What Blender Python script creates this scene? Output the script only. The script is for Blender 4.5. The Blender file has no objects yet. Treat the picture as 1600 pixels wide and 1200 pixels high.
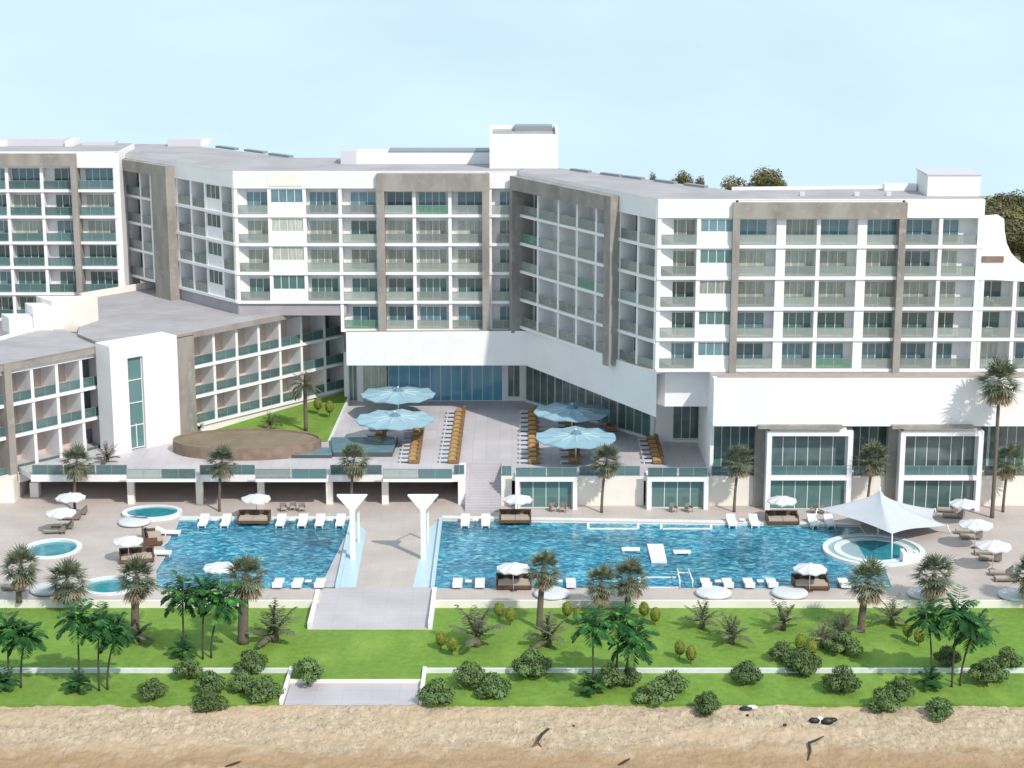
import bpy, math, random
from mathutils import Vector, Matrix
from mathutils.geometry import tessellate_polygon
random.seed(7)
scene = bpy.context.scene
COL = scene.collection
PI = math.pi

# ------------------------------------------------------------------ camera
F = 2876.0                       # focal length in photo pixels (1600 wide)
TP = 675.0 / F                   # tangent of the downward pitch
PT = math.atan(TP)
H = 55.44                        # camera height over the pool deck
cp, sp = math.cos(PT), math.sin(PT)
cam_d = bpy.data.cameras.new('camera'); cam = bpy.data.objects.new('camera', cam_d); COL.objects.link(cam)
cam.location = (0, 0, H); cam.rotation_euler = (PI/2 - PT, 0, 0)
cam_d.sensor_width = 36; cam_d.lens = F/1600*36; cam_d.clip_start = 1; cam_d.clip_end = 3000
scene.camera = cam

def S(v):
    dy = (600-v)/F
    return (sp-dy*cp)/(cp+dy*sp)
def ray(u, v):
    dy = (600-v)/F
    return Vector(((u-800)/F, cp+dy*sp, -(sp-dy*cp)))
def G(u, v, z=0.0):              # survey: point of the level plane z seen at photo position u, v
    r = ray(u, v); k = (z-H)/r.z
    return Vector((r.x*k, r.y*k, z))
def V(u, v, Y):                  # point of the upright plane at distance Y
    r = ray(u, v); k = Y/r.y
    return Vector((r.x*k, Y, H+r.z*k))
def Zy(v, Y): return H - Y*S(v)
def Yg(v, z=0.0): return (H-z)/S(v)

# ------------------------------------------------------------------ materials
def mat(name, col, rough=.7, var=None, scale=3.0, detail=4, vec='Object', stretch=None, bump=0, bscale=None,
        metal=0, alpha=1, trans=0, objvar=0, spec=.5, layers=()):
    m = bpy.data.materials.new(name); m.use_nodes = True
    nt = m.node_tree; b = nt.nodes['Principled BSDF']
    b.inputs['Base Color'].default_value = (*col, 1); b.inputs['Roughness'].default_value = rough
    b.inputs['Metallic'].default_value = metal; b.inputs['Alpha'].default_value = alpha
    b.inputs['Specular IOR Level'].default_value = spec
    if trans: b.inputs['Transmission Weight'].default_value = trans
    tc = nt.nodes.new('ShaderNodeTexCoord'); mp = nt.nodes.new('ShaderNodeMapping')
    nt.links.new(tc.outputs[vec], mp.inputs[0])
    if stretch: mp.inputs['Scale'].default_value = stretch
    last = None
    if var:
        n = nt.nodes.new('ShaderNodeTexNoise'); n.inputs['Scale'].default_value = scale; n.inputs['Detail'].default_value = detail
        nt.links.new(mp.outputs[0], n.inputs[0])
        r = nt.nodes.new('ShaderNodeValToRGB')
        r.color_ramp.elements[0].position = .33; r.color_ramp.elements[1].position = .67
        r.color_ramp.elements[0].color = (*var, 1); r.color_ramp.elements[1].color = (*col, 1)
        nt.links.new(n.outputs[0], r.inputs[0]); last = r.outputs[0]
    for (lc, lscale, lo, hi, lst) in layers:      # further noise layers laid over: colour, scale, ramp start, ramp end, stretch
        mp2 = nt.nodes.new('ShaderNodeMapping'); nt.links.new(tc.outputs[vec], mp2.inputs[0])
        if lst: mp2.inputs['Scale'].default_value = lst
        n = nt.nodes.new('ShaderNodeTexNoise'); n.inputs['Scale'].default_value = lscale; n.inputs['Detail'].default_value = 3
        nt.links.new(mp2.outputs[0], n.inputs[0])
        rr = nt.nodes.new('ShaderNodeMapRange'); rr.inputs[1].default_value = lo; rr.inputs[2].default_value = hi
        nt.links.new(n.outputs[0], rr.inputs[0])
        mx = nt.nodes.new('ShaderNodeMix'); mx.data_type = 'RGBA'
        nt.links.new(rr.outputs[0], mx.inputs[0])
        if last: nt.links.new(last, mx.inputs[6])
        else: mx.inputs[6].default_value = (*col, 1)
        mx.inputs[7].default_value = (*lc, 1); last = mx.outputs[2]
    if objvar:
        oi = nt.nodes.new('ShaderNodeObjectInfo'); mr = nt.nodes.new('ShaderNodeMapRange')
        mr.inputs[3].default_value = 1-objvar; mr.inputs[4].default_value = 1+objvar
        nt.links.new(oi.outputs['Random'], mr.inputs[0])
        mx = nt.nodes.new('ShaderNodeMix'); mx.data_type = 'RGBA'; mx.blend_type = 'MULTIPLY'; mx.inputs[0].default_value = 1
        if last: nt.links.new(last, mx.inputs[6])
        else: mx.inputs[6].default_value = (*col, 1)
        nt.links.new(mr.outputs[0], mx.inputs[7]); last = mx.outputs[2]
    if last: nt.links.new(last, b.inputs['Base Color'])
    if bump:
        n = nt.nodes.new('ShaderNodeTexNoise'); n.inputs['Scale'].default_value = bscale or scale*2; n.inputs['Detail'].default_value = 4
        nt.links.new(mp.outputs[0], n.inputs[0])
        bp = nt.nodes.new('ShaderNodeBump'); bp.inputs['Strength'].default_value = bump; bp.inputs['Distance'].default_value = .1
        nt.links.new(n.outputs[0], bp.inputs['Height']); nt.links.new(bp.outputs[0], b.inputs['Normal'])
    return m

def tiled(name, c1, c2, joint, sx, sy, rough=.6):
    m = bpy.data.materials.new(name); m.use_nodes = True
    nt = m.node_tree; b = nt.nodes['Principled BSDF']; b.inputs['Roughness'].default_value = rough
    tc = nt.nodes.new('ShaderNodeTexCoord')
    br = nt.nodes.new('ShaderNodeTexBrick'); br.offset = 0
    br.inputs['Scale'].default_value = 1; br.inputs['Brick Width'].default_value = sx; br.inputs['Row Height'].default_value = sy
    br.inputs['Mortar Size'].default_value = .03; br.inputs['Bias'].default_value = 0
    br.inputs['Color1'].default_value = (*c1, 1); br.inputs['Color2'].default_value = (*c2, 1); br.inputs['Mortar'].default_value = (*joint, 1)
    nt.links.new(tc.outputs['Object'], br.inputs[0])
    n = nt.nodes.new('ShaderNodeTexNoise'); n.inputs['Scale'].default_value = .25; n.inputs['Detail'].default_value = 5
    nt.links.new(tc.outputs['Object'], n.inputs[0])
    mr = nt.nodes.new('ShaderNodeMapRange'); mr.inputs[1].default_value = .3; mr.inputs[2].default_value = .7
    mr.inputs[3].default_value = .86; mr.inputs[4].default_value = 1.05
    nt.links.new(n.outputs[0], mr.inputs[0])
    mx = nt.nodes.new('ShaderNodeMix'); mx.data_type = 'RGBA'; mx.blend_type = 'MULTIPLY'; mx.inputs[0].default_value = 1
    nt.links.new(br.outputs[0], mx.inputs[6]); nt.links.new(mr.outputs[0], mx.inputs[7])
    nt.links.new(mx.outputs[2], b.inputs['Base Color'])
    return m

M = {}
M['white'] = mat('white_render', (.81, .785, .80), .75, var=(.765, .735, .745), scale=.35, layers=[((.69, .665, .65), .5, .62, .85, (1, 1, .25))])
M['white2'] = mat('warm_white_render', (.80, .75, .70), .8, var=(.74, .68, .62), scale=.4)
M['beigewall'] = mat('beige_loggia_render', (.60, .49, .42), .85, var=(.54, .44, .38), scale=.6)
M['stone'] = mat('brown_stone_cladding', (.335, .30, .275), .8, var=(.225, .20, .185), scale=.55, stretch=(1, 1, .35), bump=.15, layers=[((.38, .335, .295), 1.5, .55, .8, None)])
M['roof'] = mat('grey_roof_membrane', (.385, .36, .385), .85, var=(.32, .30, .32), scale=.3, layers=[((.46, .43, .41), .9, .55, .8, (.4, 1.5, 1))])
M['brownroof'] = mat('brown_gravel_roof', (.42, .36, .33), .9, var=(.34, .29, .27), scale=1.2)
M['deck'] = tiled('pale_pink_paving', (.50, .43, .41), (.485, .415, .395), (.45, .385, .365), 1.2, 1.2)
M['terr'] = tiled('pale_lilac_paving', (.545, .505, .535), (.50, .465, .50), (.43, .40, .43), 1.4, 4.0)
M['ramp'] = tiled('ramp_paving', (.48, .44, .475), (.455, .42, .455), (.42, .385, .42), 2.2, .8)
M['coping'] = mat('white_pool_coping', (.72, .74, .74), .5, var=(.62, .66, .68), scale=2)
M['cyanedge'] = mat('pale_blue_tile', (.50, .62, .70), .35, var=(.42, .56, .66), scale=3)
M['glass_blue'] = mat('blue_curtain_glass', (.11, .34, .47), .12, var=(.07, .25, .38), scale=.6, spec=.8, stretch=(2.5, 2.5, .3))
M['glass_dark'] = mat('dark_tinted_glass', (.065, .10, .105), .08, var=(.12, .165, .165), scale=.7, spec=.8, objvar=.35)
M['glass_teal'] = mat('teal_tinted_glass', (.075, .165, .165), .1, var=(.10, .16, .155), scale=.8, spec=.8, objvar=.3)
M['glass_sky'] = mat('blue_tinted_glass', (.15, .26, .31), .1, var=(.11, .19, .23), scale=.8, spec=.8, objvar=.3)
M['glass_sage'] = mat('curtained_glass', (.43, .43, .375), .25, var=(.27, .29, .26), scale=1.3, spec=.6, objvar=.3, stretch=(3, 3, .5))
M['frame'] = mat('white_window_frame', (.68, .71, .70), .5)
M['darkmetal'] = mat('grey_metal', (.12, .13, .14), .4, metal=.6)
def rail_mat(name, col, a):
    m = mat(name, col, .12, spec=.7, objvar=.3); m.node_tree.nodes['Principled BSDF'].inputs['Alpha'].default_value = a; return m
M['railglass'] = rail_mat('green_railing_glass', (.30, .335, .31), .6)
M['railgreen'] = rail_mat('bright_green_railing_glass', (.13, .27, .19), .62)
M['railteal'] = rail_mat('teal_railing_glass', (.08, .16, .165), .74)
M['handrail'] = mat('steel_handrail', (.35, .4, .4), .4, metal=.5)
M['grass'] = mat('lawn_grass', (.165, .285, .036), .9, var=(.12, .22, .026), scale=1.6, detail=6, bump=.6, bscale=9,
                 layers=[((.21, .33, .05), .35, .52, .75, (1, .35, 1)), ((.10, .18, .03), 3.5, .55, .8, (2.5, .6, 1))])
M['sand'] = mat('beach_sand', (.49, .385, .28), .95, var=(.385, .29, .20), stretch=(1.7, .8, 1), scale=2.2, detail=10, bump=1.0, bscale=2.4,
                layers=[((.58, .465, .345), .9, .5, .72, (1.6, .7, 1)), ((.25, .175, .12), 2.4, .6, .70, (2.0, .8, 1)), ((.24, .17, .115), 5, .60, .70, (1.8, .8, 1)), ((.50, .36, .24), .18, .5, .7, (.5, 1.8, 1))])
M['wetsand'] = mat('damp_orange_sand', (.50, .32, .17), .7, var=(.60, .42, .27), scale=1.2, detail=7, bump=.6, bscale=3, layers=[((.36, .21, .11), 1.6, .6, .8, (.4, 1.5, 1))])
M['soil'] = mat('brown_mulch', (.235, .18, .135), .95, var=(.17, .14, .085), scale=.5, bump=.4)
M['corten'] = mat('brown_planter_wall', (.26, .19, .14), .7, var=(.19, .13, .1), scale=1.2)
M['earth'] = mat('dry_earth', (.35, .3, .22), .95, var=(.25, .23, .14), scale=.05)
M['trunk'] = mat('palm_trunk_bark', (.19, .15, .12), .95, var=(.11, .085, .068), scale=5, stretch=(1, 1, 3), bump=.6, bscale=9)
M['trunk2'] = mat('slender_palm_trunk', (.075, .075, .055), .8, var=(.045, .05, .035), scale=4, stretch=(1, 1, 3))
M['fan'] = mat('fan_palm_leaf', (.19, .215, .14), .55, var=(.075, .10, .06), scale=1.3, objvar=.15, layers=[((.36, .35, .24), 2.2, .55, .72, None)])
M['fandry'] = mat('dry_fan_leaf', (.36, .285, .19), .9, var=(.16, .12, .075), scale=2)
M['lush'] = mat('lush_dark_frond', (.035, .13, .032), .7, spec=.25, var=(.014, .06, .02), scale=1.4, objvar=.2, layers=[((.12, .33, .05), 1.6, .56, .72, None)])
M['date'] = mat('grey_date_frond', (.15, .145, .085), .7, var=(.085, .085, .05), scale=1.6, objvar=.15)
M['bush'] = mat('dark_shrub_leaf', (.145, .215, .075), .8, spec=.2, var=(.075, .125, .046), scale=1.3, objvar=.25, layers=[((.19, .26, .13), 2.2, .55, .7, None)])
M['topi'] = mat('golden_green_leaf', (.27, .29, .03), .7, var=(.10, .14, .015), scale=2.5, objvar=.12)
M['tree'] = mat('olive_tree_leaf', (.15, .13, .05), .8, var=(.07, .075, .03), scale=.5, objvar=.3, layers=[((.24, .19, .08), .6, .55, .7, None)])
M['wood'] = mat('bark', (.12, .09, .06), .9)
M['canvas'] = mat('white_canvas', (.62, .62, .65), .7, var=(.56, .56, .6), scale=1)
M['sail'] = mat('white_tensile_fabric', (.52, .545, .60), .6, var=(.49, .515, .57), scale=.8)
M['bluecanvas'] = mat('pale_blue_canvas', (.27, .43, .52), .6, var=(.26, .41, .5), scale=.9)
M['navy'] = mat('slate_blue_fabric', (.12, .2, .28), .6)
M['pole'] = mat('white_pole', (.75, .77, .78), .4)
M['wicker'] = mat('brown_wicker', (.30, .165, .07), .7, var=(.15, .08, .04), scale=6, objvar=.15)
M['tan'] = mat('tan_cushion', (.48, .30, .13), .8, var=(.42, .25, .1), scale=3)
M['cushion'] = mat('white_cushion', (.72, .74, .78), .7)
M['greycush'] = mat('pale_lilac_cushion', (.52, .51, .56), .8)
M['teak'] = mat('dark_teak', (.14, .07, .04), .6, var=(.09, .045, .03), scale=5, objvar=.15)
M['beige'] = mat('beige_cushion', (.42, .34, .28), .8)
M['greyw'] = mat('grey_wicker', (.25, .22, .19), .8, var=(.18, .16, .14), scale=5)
M['black'] = mat('black_plastic_sheet', (.012, .013, .015), .5)
M['drift'] = mat('dark_driftwood', (.05, .035, .03), .9, var=(.03, .022, .02), scale=4)
M['rust'] = mat('reddish_wood', (.24, .07, .04), .9)
M['panel'] = mat('dark_roof_panel', (.24, .26, .29), .5)
M['lavroof'] = mat('pale_roof_panel', (.55, .53, .58), .6)

def band_sand(m):                # darker orange sand near the water line
    nt = m.node_tree; b = nt.nodes['Principled BSDF']; src = b.inputs['Base Color'].links[0].from_socket
    tc = nt.nodes.new('ShaderNodeTexCoord'); sx = nt.nodes.new('ShaderNodeSeparateXYZ'); nt.links.new(tc.outputs['Object'], sx.inputs[0])
    n = nt.nodes.new('ShaderNodeTexNoise'); n.inputs['Scale'].default_value = .5; n.inputs['Detail'].default_value = 6; nt.links.new(tc.outputs['Object'], n.inputs[0])
    ma = nt.nodes.new('ShaderNodeMath'); ma.operation = 'MULTIPLY_ADD'; ma.inputs[1].default_value = 7; nt.links.new(n.outputs[0], ma.inputs[0]); nt.links.new(sx.outputs[1], ma.inputs[2])
    r = nt.nodes.new('ShaderNodeValToRGB'); mr = nt.nodes.new('ShaderNodeMapRange'); mr.inputs[1].default_value = 121; mr.inputs[2].default_value = 131
    nt.links.new(ma.outputs[0], mr.inputs[0]); nt.links.new(mr.outputs[0], r.inputs[0]); e = r.color_ramp.elements
    e[0].position = 0; e[0].color = (.15, .15, .15, 1); e[1].position = 1; e[1].color = (0, 0, 0, 1)
    k = e.new(.25); k.color = (.35, .35, .35, 1); k = e.new(.42); k.color = (.95, .95, .95, 1); k = e.new(.6); k.color = (.75, .75, .75, 1); k = e.new(.8); k.color = (.1, .1, .1, 1)
    mx = nt.nodes.new('ShaderNodeMix'); mx.data_type = 'RGBA'; nt.links.new(r.outputs[0], mx.inputs[0]); nt.links.new(src, mx.inputs[6]); mx.inputs[7].default_value = (.33, .21, .115, 1)
    nt.links.new(mx.outputs[2], b.inputs['Base Color'])
band_sand(M['sand'])
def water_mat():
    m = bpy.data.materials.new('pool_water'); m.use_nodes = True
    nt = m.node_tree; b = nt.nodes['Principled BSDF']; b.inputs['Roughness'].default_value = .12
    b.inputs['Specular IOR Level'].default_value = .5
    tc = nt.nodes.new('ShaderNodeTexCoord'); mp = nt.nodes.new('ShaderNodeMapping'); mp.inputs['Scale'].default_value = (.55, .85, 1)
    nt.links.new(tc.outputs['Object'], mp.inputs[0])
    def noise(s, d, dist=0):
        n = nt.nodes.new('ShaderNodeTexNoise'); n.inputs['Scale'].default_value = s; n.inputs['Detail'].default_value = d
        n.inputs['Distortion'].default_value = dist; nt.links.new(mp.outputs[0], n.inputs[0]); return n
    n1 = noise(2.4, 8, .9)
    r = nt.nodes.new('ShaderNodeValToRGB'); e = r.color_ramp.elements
    e[0].position = .36; e[0].color = (.012, .105, .19, 1); e[1].position = .70; e[1].color = (.26, .56, .60, 1)  # pale ramp stops paint caustic flecks and ripple highlights into the water colour
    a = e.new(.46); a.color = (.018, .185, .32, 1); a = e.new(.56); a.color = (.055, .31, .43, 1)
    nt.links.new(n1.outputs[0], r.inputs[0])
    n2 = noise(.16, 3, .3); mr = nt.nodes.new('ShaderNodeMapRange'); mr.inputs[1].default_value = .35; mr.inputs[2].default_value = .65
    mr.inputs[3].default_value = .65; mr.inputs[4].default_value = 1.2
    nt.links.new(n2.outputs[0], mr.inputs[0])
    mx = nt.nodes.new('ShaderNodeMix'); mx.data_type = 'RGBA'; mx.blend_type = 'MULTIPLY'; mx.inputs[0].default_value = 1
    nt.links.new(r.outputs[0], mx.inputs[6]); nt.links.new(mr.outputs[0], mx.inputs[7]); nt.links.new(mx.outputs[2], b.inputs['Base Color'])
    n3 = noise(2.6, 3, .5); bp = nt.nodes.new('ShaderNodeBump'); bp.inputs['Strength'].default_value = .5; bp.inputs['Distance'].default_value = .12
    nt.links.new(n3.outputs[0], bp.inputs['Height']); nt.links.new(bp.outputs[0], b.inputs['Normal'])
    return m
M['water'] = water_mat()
M['calm'] = mat('calm_teal_water', (.03, .27, .33), .1, var=(.02, .19, .25), scale=1.2, spec=.6)
M['shallow'] = mat('shallow_pale_water', (.36, .47, .50), .2, var=(.29, .42, .47), scale=.8, spec=.5)

# ------------------------------------------------------------------ mesh helpers
class Fr:                        # a plan frame: s along, d out towards the viewer, z up
    def __init__(s, A, B):
        s.o = Vector((A[0], A[1])); v = Vector((B[0]-A[0], B[1]-A[1])); s.L = v.length
        s.u = v/s.L; s.n = Vector((s.u.y, -s.u.x)); s.ang = math.atan2(s.u.y, s.u.x)
    def p(s, a, d, z):
        q = s.o + s.u*a + s.n*d
        return Vector((q.x, q.y, z))
    def hit(s, u, v):            # photo ray on this wall -> along, height
        r = ray(u, v); den = r.x*s.n.x + r.y*s.n.y; k = (s.o.x*s.n.x+s.o.y*s.n.y)/den
        P = Vector((r.x*k, r.y*k)); return (P-s.o).dot(s.u), H+r.z*k
FW = Fr((0, 0), (1, 0)); FW.n = Vector((0, 1))

class MB:
    def __init__(s): s.v = []; s.f = []; s.m = []; s.mats = []; s.smooth = []
    def mi(s, m):
        if m not in s.mats: s.mats.append(m)
        return s.mats.index(m)
    def face(s, pts, m, smooth=False):
        b = len(s.v); s.v += [tuple(p) for p in pts]; s.f.append(list(range(b, b+len(pts)))); s.m.append(s.mi(m)); s.smooth.append(smooth)
    def shape(s, vs, fs, m, smooth=False):
        b = len(s.v); s.v += [tuple(p) for p in vs]
        for f in fs: s.f.append([b+i for i in f]); s.m.append(s.mi(m)); s.smooth.append(smooth)
    def box(s, x0, x1, y0, y1, z0, z1, m, fr=None):
        P = [(x, y, z) for z in (z0, z1) for x, y in ((x0, y0), (x1, y0), (x1, y1), (x0, y1))]
        if fr: P = [fr.p(*q) for q in P]
        fs = [(0, 3, 2, 1), (4, 5, 6, 7), (0, 1, 5, 4), (1, 2, 6, 5), (2, 3, 7, 6), (3, 0, 4, 7)]
        if fr: fs = [tuple(reversed(f)) for f in fs]
        s.shape(P, fs, m)
    def prism(s, poly, z0, z1, m, top=True, bottom=True, mtop=None, ztop=None):
        n = len(poly); zt = ztop or [z1]*n
        for i in range(n):
            a, b = poly[i], poly[(i+1) % n]
            s.face([(a[0], a[1], z0), (b[0], b[1], z0), (b[0], b[1], zt[(i+1) % n]), (a[0], a[1], zt[i])], m)
        tri = tessellate_polygon([[Vector((p[0], p[1], 0)) for p in poly]])
        for t in tri:
            if top: s.face([(poly[i][0], poly[i][1], zt[i]) for i in t], mtop or m)
            if bottom: s.face([(poly[i][0], poly[i][1], z0) for i in reversed(t)], m)
    def sheet(s, loops, z, m, skirt=0, mskirt=None):
        flat = [p for l in loops for p in l]
        for t in tessellate_polygon([[Vector((p[0], p[1], 0)) for p in l] for l in loops]):
            s.face([(flat[i][0], flat[i][1], z) for i in t], m)
        if skirt:
            for l in loops:
                for i in range(len(l)):
                    a, b = l[i], l[(i+1) % len(l)]
                    s.face([(a[0], a[1], z-skirt), (b[0], b[1], z-skirt), (b[0], b[1], z), (a[0], a[1], z)], mskirt or m)
    def tube(s, pts, rad, m, n=8, cap=True):
        rings = []
        for i, p in enumerate(pts):
            p = Vector(p)
            d = (Vector(pts[min(i+1, len(pts)-1)]) - Vector(pts[max(i-1, 0)])).normalized()
            a = d.orthogonal().normalized(); a = Vector((1, 0, 0)) if abs(d.z) > .9 else Vector((0, 0, 1)); a = (a-d*a.dot(d)).normalized(); b = d.cross(a)
            r = rad[i] if hasattr(rad, '__len__') else rad
            rings.append([p + (a*math.cos(t)+b*math.sin(t))*r for t in [2*PI*k/n for k in range(n)]])
        vs = [q for r in rings for q in r]; fs = []
        for i in range(len(rings)-1):
            for k in range(n): fs.append((i*n+k, i*n+(k+1) % n, (i+1)*n+(k+1) % n, (i+1)*n+k))
        if cap: fs += [tuple(reversed(range(n))), tuple(range((len(rings)-1)*n, len(rings)*n))]
        s.shape(vs, fs, m, True)
    def lathe(s, prof, m, n=20, c=(0, 0), sx=1, sy=1, smooth=True):
        vs = []; fs = []
        for r, z in prof:
            for k in range(n): vs.append((c[0]+r*sx*math.cos(2*PI*k/n), c[1]+r*sy*math.sin(2*PI*k/n), z))
        for i in range(len(prof)-1):
            for k in range(n): fs.append((i*n+k, i*n+(k+1) % n, (i+1)*n+(k+1) % n, (i+1)*n+k))
        s.shape(vs, fs, m, smooth)
    def mesh(s, name, off=(0, 0, 0)):
        me = bpy.data.meshes.new(name); o = Vector(off)
        me.from_pydata([tuple(Vector(v)-o) for v in s.v], [], s.f)
        for m in s.mats: me.materials.append(M[m])
        me.polygons.foreach_set('material_index', s.m); me.polygons.foreach_set('use_smooth', s.smooth)
        me.update(); return me
    def build(s, name, parent=None):      # vertices are world (or thing-local when the thing is built at the origin)
        me = s.mesh(name, wl(parent) if parent else (0, 0, 0))
        o = bpy.data.objects.new(name, me); COL.objects.link(o); o.parent = parent
        return o

def tag(o, label=None, cat=None, group=None, kind=None):
    if label: o['label'] = label
    if cat: o['category'] = cat
    if group: o['group'] = group
    if kind: o['kind'] = kind
    return o
def empty(name, loc, label, cat, group=None, rz=0):
    o = bpy.data.objects.new(name, None); COL.objects.link(o); o.location = loc; o.rotation_euler = (0, 0, rz); o.empty_display_size = .3
    return tag(o, label, cat, group)
def inst(me, name, parent, loc=(0, 0, 0), rz=0, sc=None):
    o = bpy.data.objects.new(name, me); COL.objects.link(o); o.parent = parent; o.location = loc; o.rotation_euler = (0, 0, rz)
    if sc: o.scale = sc if hasattr(sc, '__len__') else (sc, sc, sc)
    return o
def copy_tree(o, parent=None):
    c = o.copy(); COL.objects.link(c); c.parent = parent
    for ch in list(o.children): copy_tree(ch, c)
    return c
def struct(o, label=None): o['kind'] = 'structure'; return o
ORD = ['first', 'second', 'third', 'fourth', 'fifth', 'sixth', 'seventh', 'eighth', 'ninth', 'tenth', 'eleventh', 'twelfth', 'thirteenth', 'fourteenth']

# ------------------------------------------------------------------ windows and railings
def wl(o):
    v = Vector(o.location)
    while o.parent: o = o.parent; v += o.location
    return v
_wc = {}
def window(parent, fr, s, d, z, w, h, style):
    key = (round(w, 1), round(h, 1), style); w, h = key[0], key[1]
    if key not in _wc:
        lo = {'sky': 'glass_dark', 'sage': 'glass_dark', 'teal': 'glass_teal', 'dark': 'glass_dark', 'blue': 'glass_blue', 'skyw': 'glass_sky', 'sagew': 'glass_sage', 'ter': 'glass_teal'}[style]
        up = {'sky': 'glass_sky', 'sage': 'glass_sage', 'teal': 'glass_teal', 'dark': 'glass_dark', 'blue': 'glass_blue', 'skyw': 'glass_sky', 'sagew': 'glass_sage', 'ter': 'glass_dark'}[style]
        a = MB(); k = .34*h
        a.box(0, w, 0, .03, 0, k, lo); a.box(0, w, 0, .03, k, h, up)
        f = MB(); t = .05
        f.box(-.03, w+.03, -.04, .06, -.02, t, 'frame'); f.box(-.03, w+.03, -.04, .06, h-t, h+.02, 'frame')
        n = max(2, round(w/.85)) if w < 5 else round(w/1.3)
        for i in range(n+1):
            x = w*i/n; f.box(x-t/2-.01, x+t/2+.01, -.035, .055, t, h-t, 'frame')
        _wc[key] = (a.mesh('window'), f.mesh('frame'))
    a, f = _wc[key]
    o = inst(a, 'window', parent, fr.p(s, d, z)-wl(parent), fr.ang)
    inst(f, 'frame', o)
    return o
_rc = {}
_rr = random.Random(5)
def railing(parent, fr, s, d, z, w, m='railglass', h=1.05, name='railing'):
    key = (round(w, 1), m, h)
    if key not in _rc:
        w = key[0]; a = MB(); a.box(.02, w-.02, 0, .03, .08, h-.04, m); a.box(0, w, -.02, .05, h-.04, h, 'handrail'); a.box(0, w, -.015, .045, .02, .08, 'handrail')
        n = max(2, round(w/1.6))
        for i in range(n+1):
            x = (w-.06)*i/n+.0; a.box(x, x+.05, -.01, .04, .08, h-.04, 'handrail')
        _rc[key] = a.mesh('railing')
    return inst(_rc[key], name, parent, fr.p(s, d, z)-wl(parent), fr.ang)

_ch = []
def chair_mesh():
    if not _ch:
        b = MB(); b.box(-.3, .3, -.3, .3, .25, .45, 'canvas'); b.box(-.3, .3, .3, .4, .26, .9, 'canvas'); b.box(-.36, -.3, -.3, .3, 0, .6, 'canvas'); b.box(.3, .36, -.3, .3, 0, .6, 'canvas'); _ch.append(b.mesh('balcony_chair'))
    return _ch[0]
def bays_px(fr, us, v): return [fr.hit(u, v)[0] for u in us]

def facade(root, wall, fr, levels, zc, ztop, cols, types, rec=1.8, colw=.38, styles=None, first=None, fins=(), skipcols=(), rail='railglass', dslab=.12, back='white'):
    """wall: MB that takes the white parts; levels: floor heights, bottom up; zc: ceiling of the top floor."""
    if rec == 1.8: rec = 1.35
    n = len(levels); s0, s1 = cols[0], cols[-1]
    first = first or [0]*len(types)
    for k in range(n):
        z = levels[k]; ztc = (levels[k+1]-.32) if k < n-1 else zc
        # continuous slab in runs of bays that exist at this floor
        i = 0
        while i < len(types):
            if k < first[i]: i += 1; continue
            j = i
            while j < len(types) and k >= first[j]: j += 1
            wall.box(cols[i]-colw/2, cols[j]+colw/2, -rec-.05, dslab, z-.32, z, 'white', fr)
            i = j
        for i, ty in enumerate(types):
            if k < first[i]: continue
            a, b = cols[i]+colw/2, cols[i+1]-colw/2; w = b-a
            st = styles[k] if styles else 'sage'
            wall.box(cols[i]-.02, cols[i+1]+.02, -rec-.25, -rec, z-.02, ztc+.01, back, fr)     # back wall of the loggia
            if _rr.random() < .22: st = _rr.choice(('sage', 'dark', 'teal', 'sky'))
            if ty[0] == 'B':
                ww = w*ty[1]; off = {'R': w-ww-.08, 'L': .08, 'C': (w-ww)/2}[ty[2]]
                window(root, fr, a+off, -rec+.06, z+.03, ww, min(2.35, ztc-z-.15), st)
                railing(root, fr, a, -.06, z, w, 'railgreen' if rail == 'railglass' and _rr.random() < .03 else rail)
                if rec in (1.7, 1.9) and _rr.random() < .55:
                    c = inst(chair_mesh(), 'balcony_chair', root, fr.p(a+w*_rr.uniform(.3, .7), -rec*.55, z)-wl(root), fr.ang+_rr.uniform(-1, 1))
            elif ty[0] == 'W':
                sill = z+1.3
                wall.box(a-.02, b+.02, -.25, -.06, z-.02, sill, 'white', fr); wall.box(a-.02, b+.02, -.25, -.06, ztc-.12, ztc+.01, 'white', fr)
                window(root, fr, a, -.16, sill+.02, w, ztc-.14-sill, st+'w' if st in ('sky', 'sage') else st)
            elif ty[0] == 'S':
                wall.box(a-.02, b+.02, -.25, -.06, z-.02, ztc+.01, 'white', fr)
        for i, c in enumerate(cols):
            ok = (i < len(types) and k >= first[i]) or (i > 0 and k >= first[i-1])
            if ok and i not in skipcols: wall.box(c-colw/2, c+colw/2, -rec-.1, -.02, z-.01, ztc+.02, 'white', fr)
    wall.box(s0-colw/2, s1+colw/2, -rec-.3, dslab-.03, zc, ztop, 'white', fr)                   # parapet band

def pts(fr, *sd): return [fr.p(a, d, 0) for a, d in sd]

# ------------------------------------------------------------------ buildings
T = 3.15                         # level of the raised terrace
ZW0 = 14.9
ZR = 31.3                        # main roof
def miter(P, d):                 # offset an open polyline to its right-hand (viewer) side by d
    out = []
    for i, p in enumerate(P):
        ns = []
        if i > 0: ns.append(Fr(P[i-1], P[i]).n)
        if i < len(P)-1: ns.append(Fr(P[i], P[i+1]).n)
        n = ns[0] if len(ns) == 1 else (ns[0]+ns[1]).normalized()/max(.3, (ns[0]+ns[1]).normalized().dot(ns[0]))
        out.append(Vector((p[0]+n.x*d, p[1]+n.y*d)))
    return out
def xy(v): return Vector((v[0], v[1]))
def wallat(poly, fr, s0, s1, d0, d1, z0, z1, m, mb): mb.box(s0, s1, d0, d1, z0, z1, m, fr)

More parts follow.
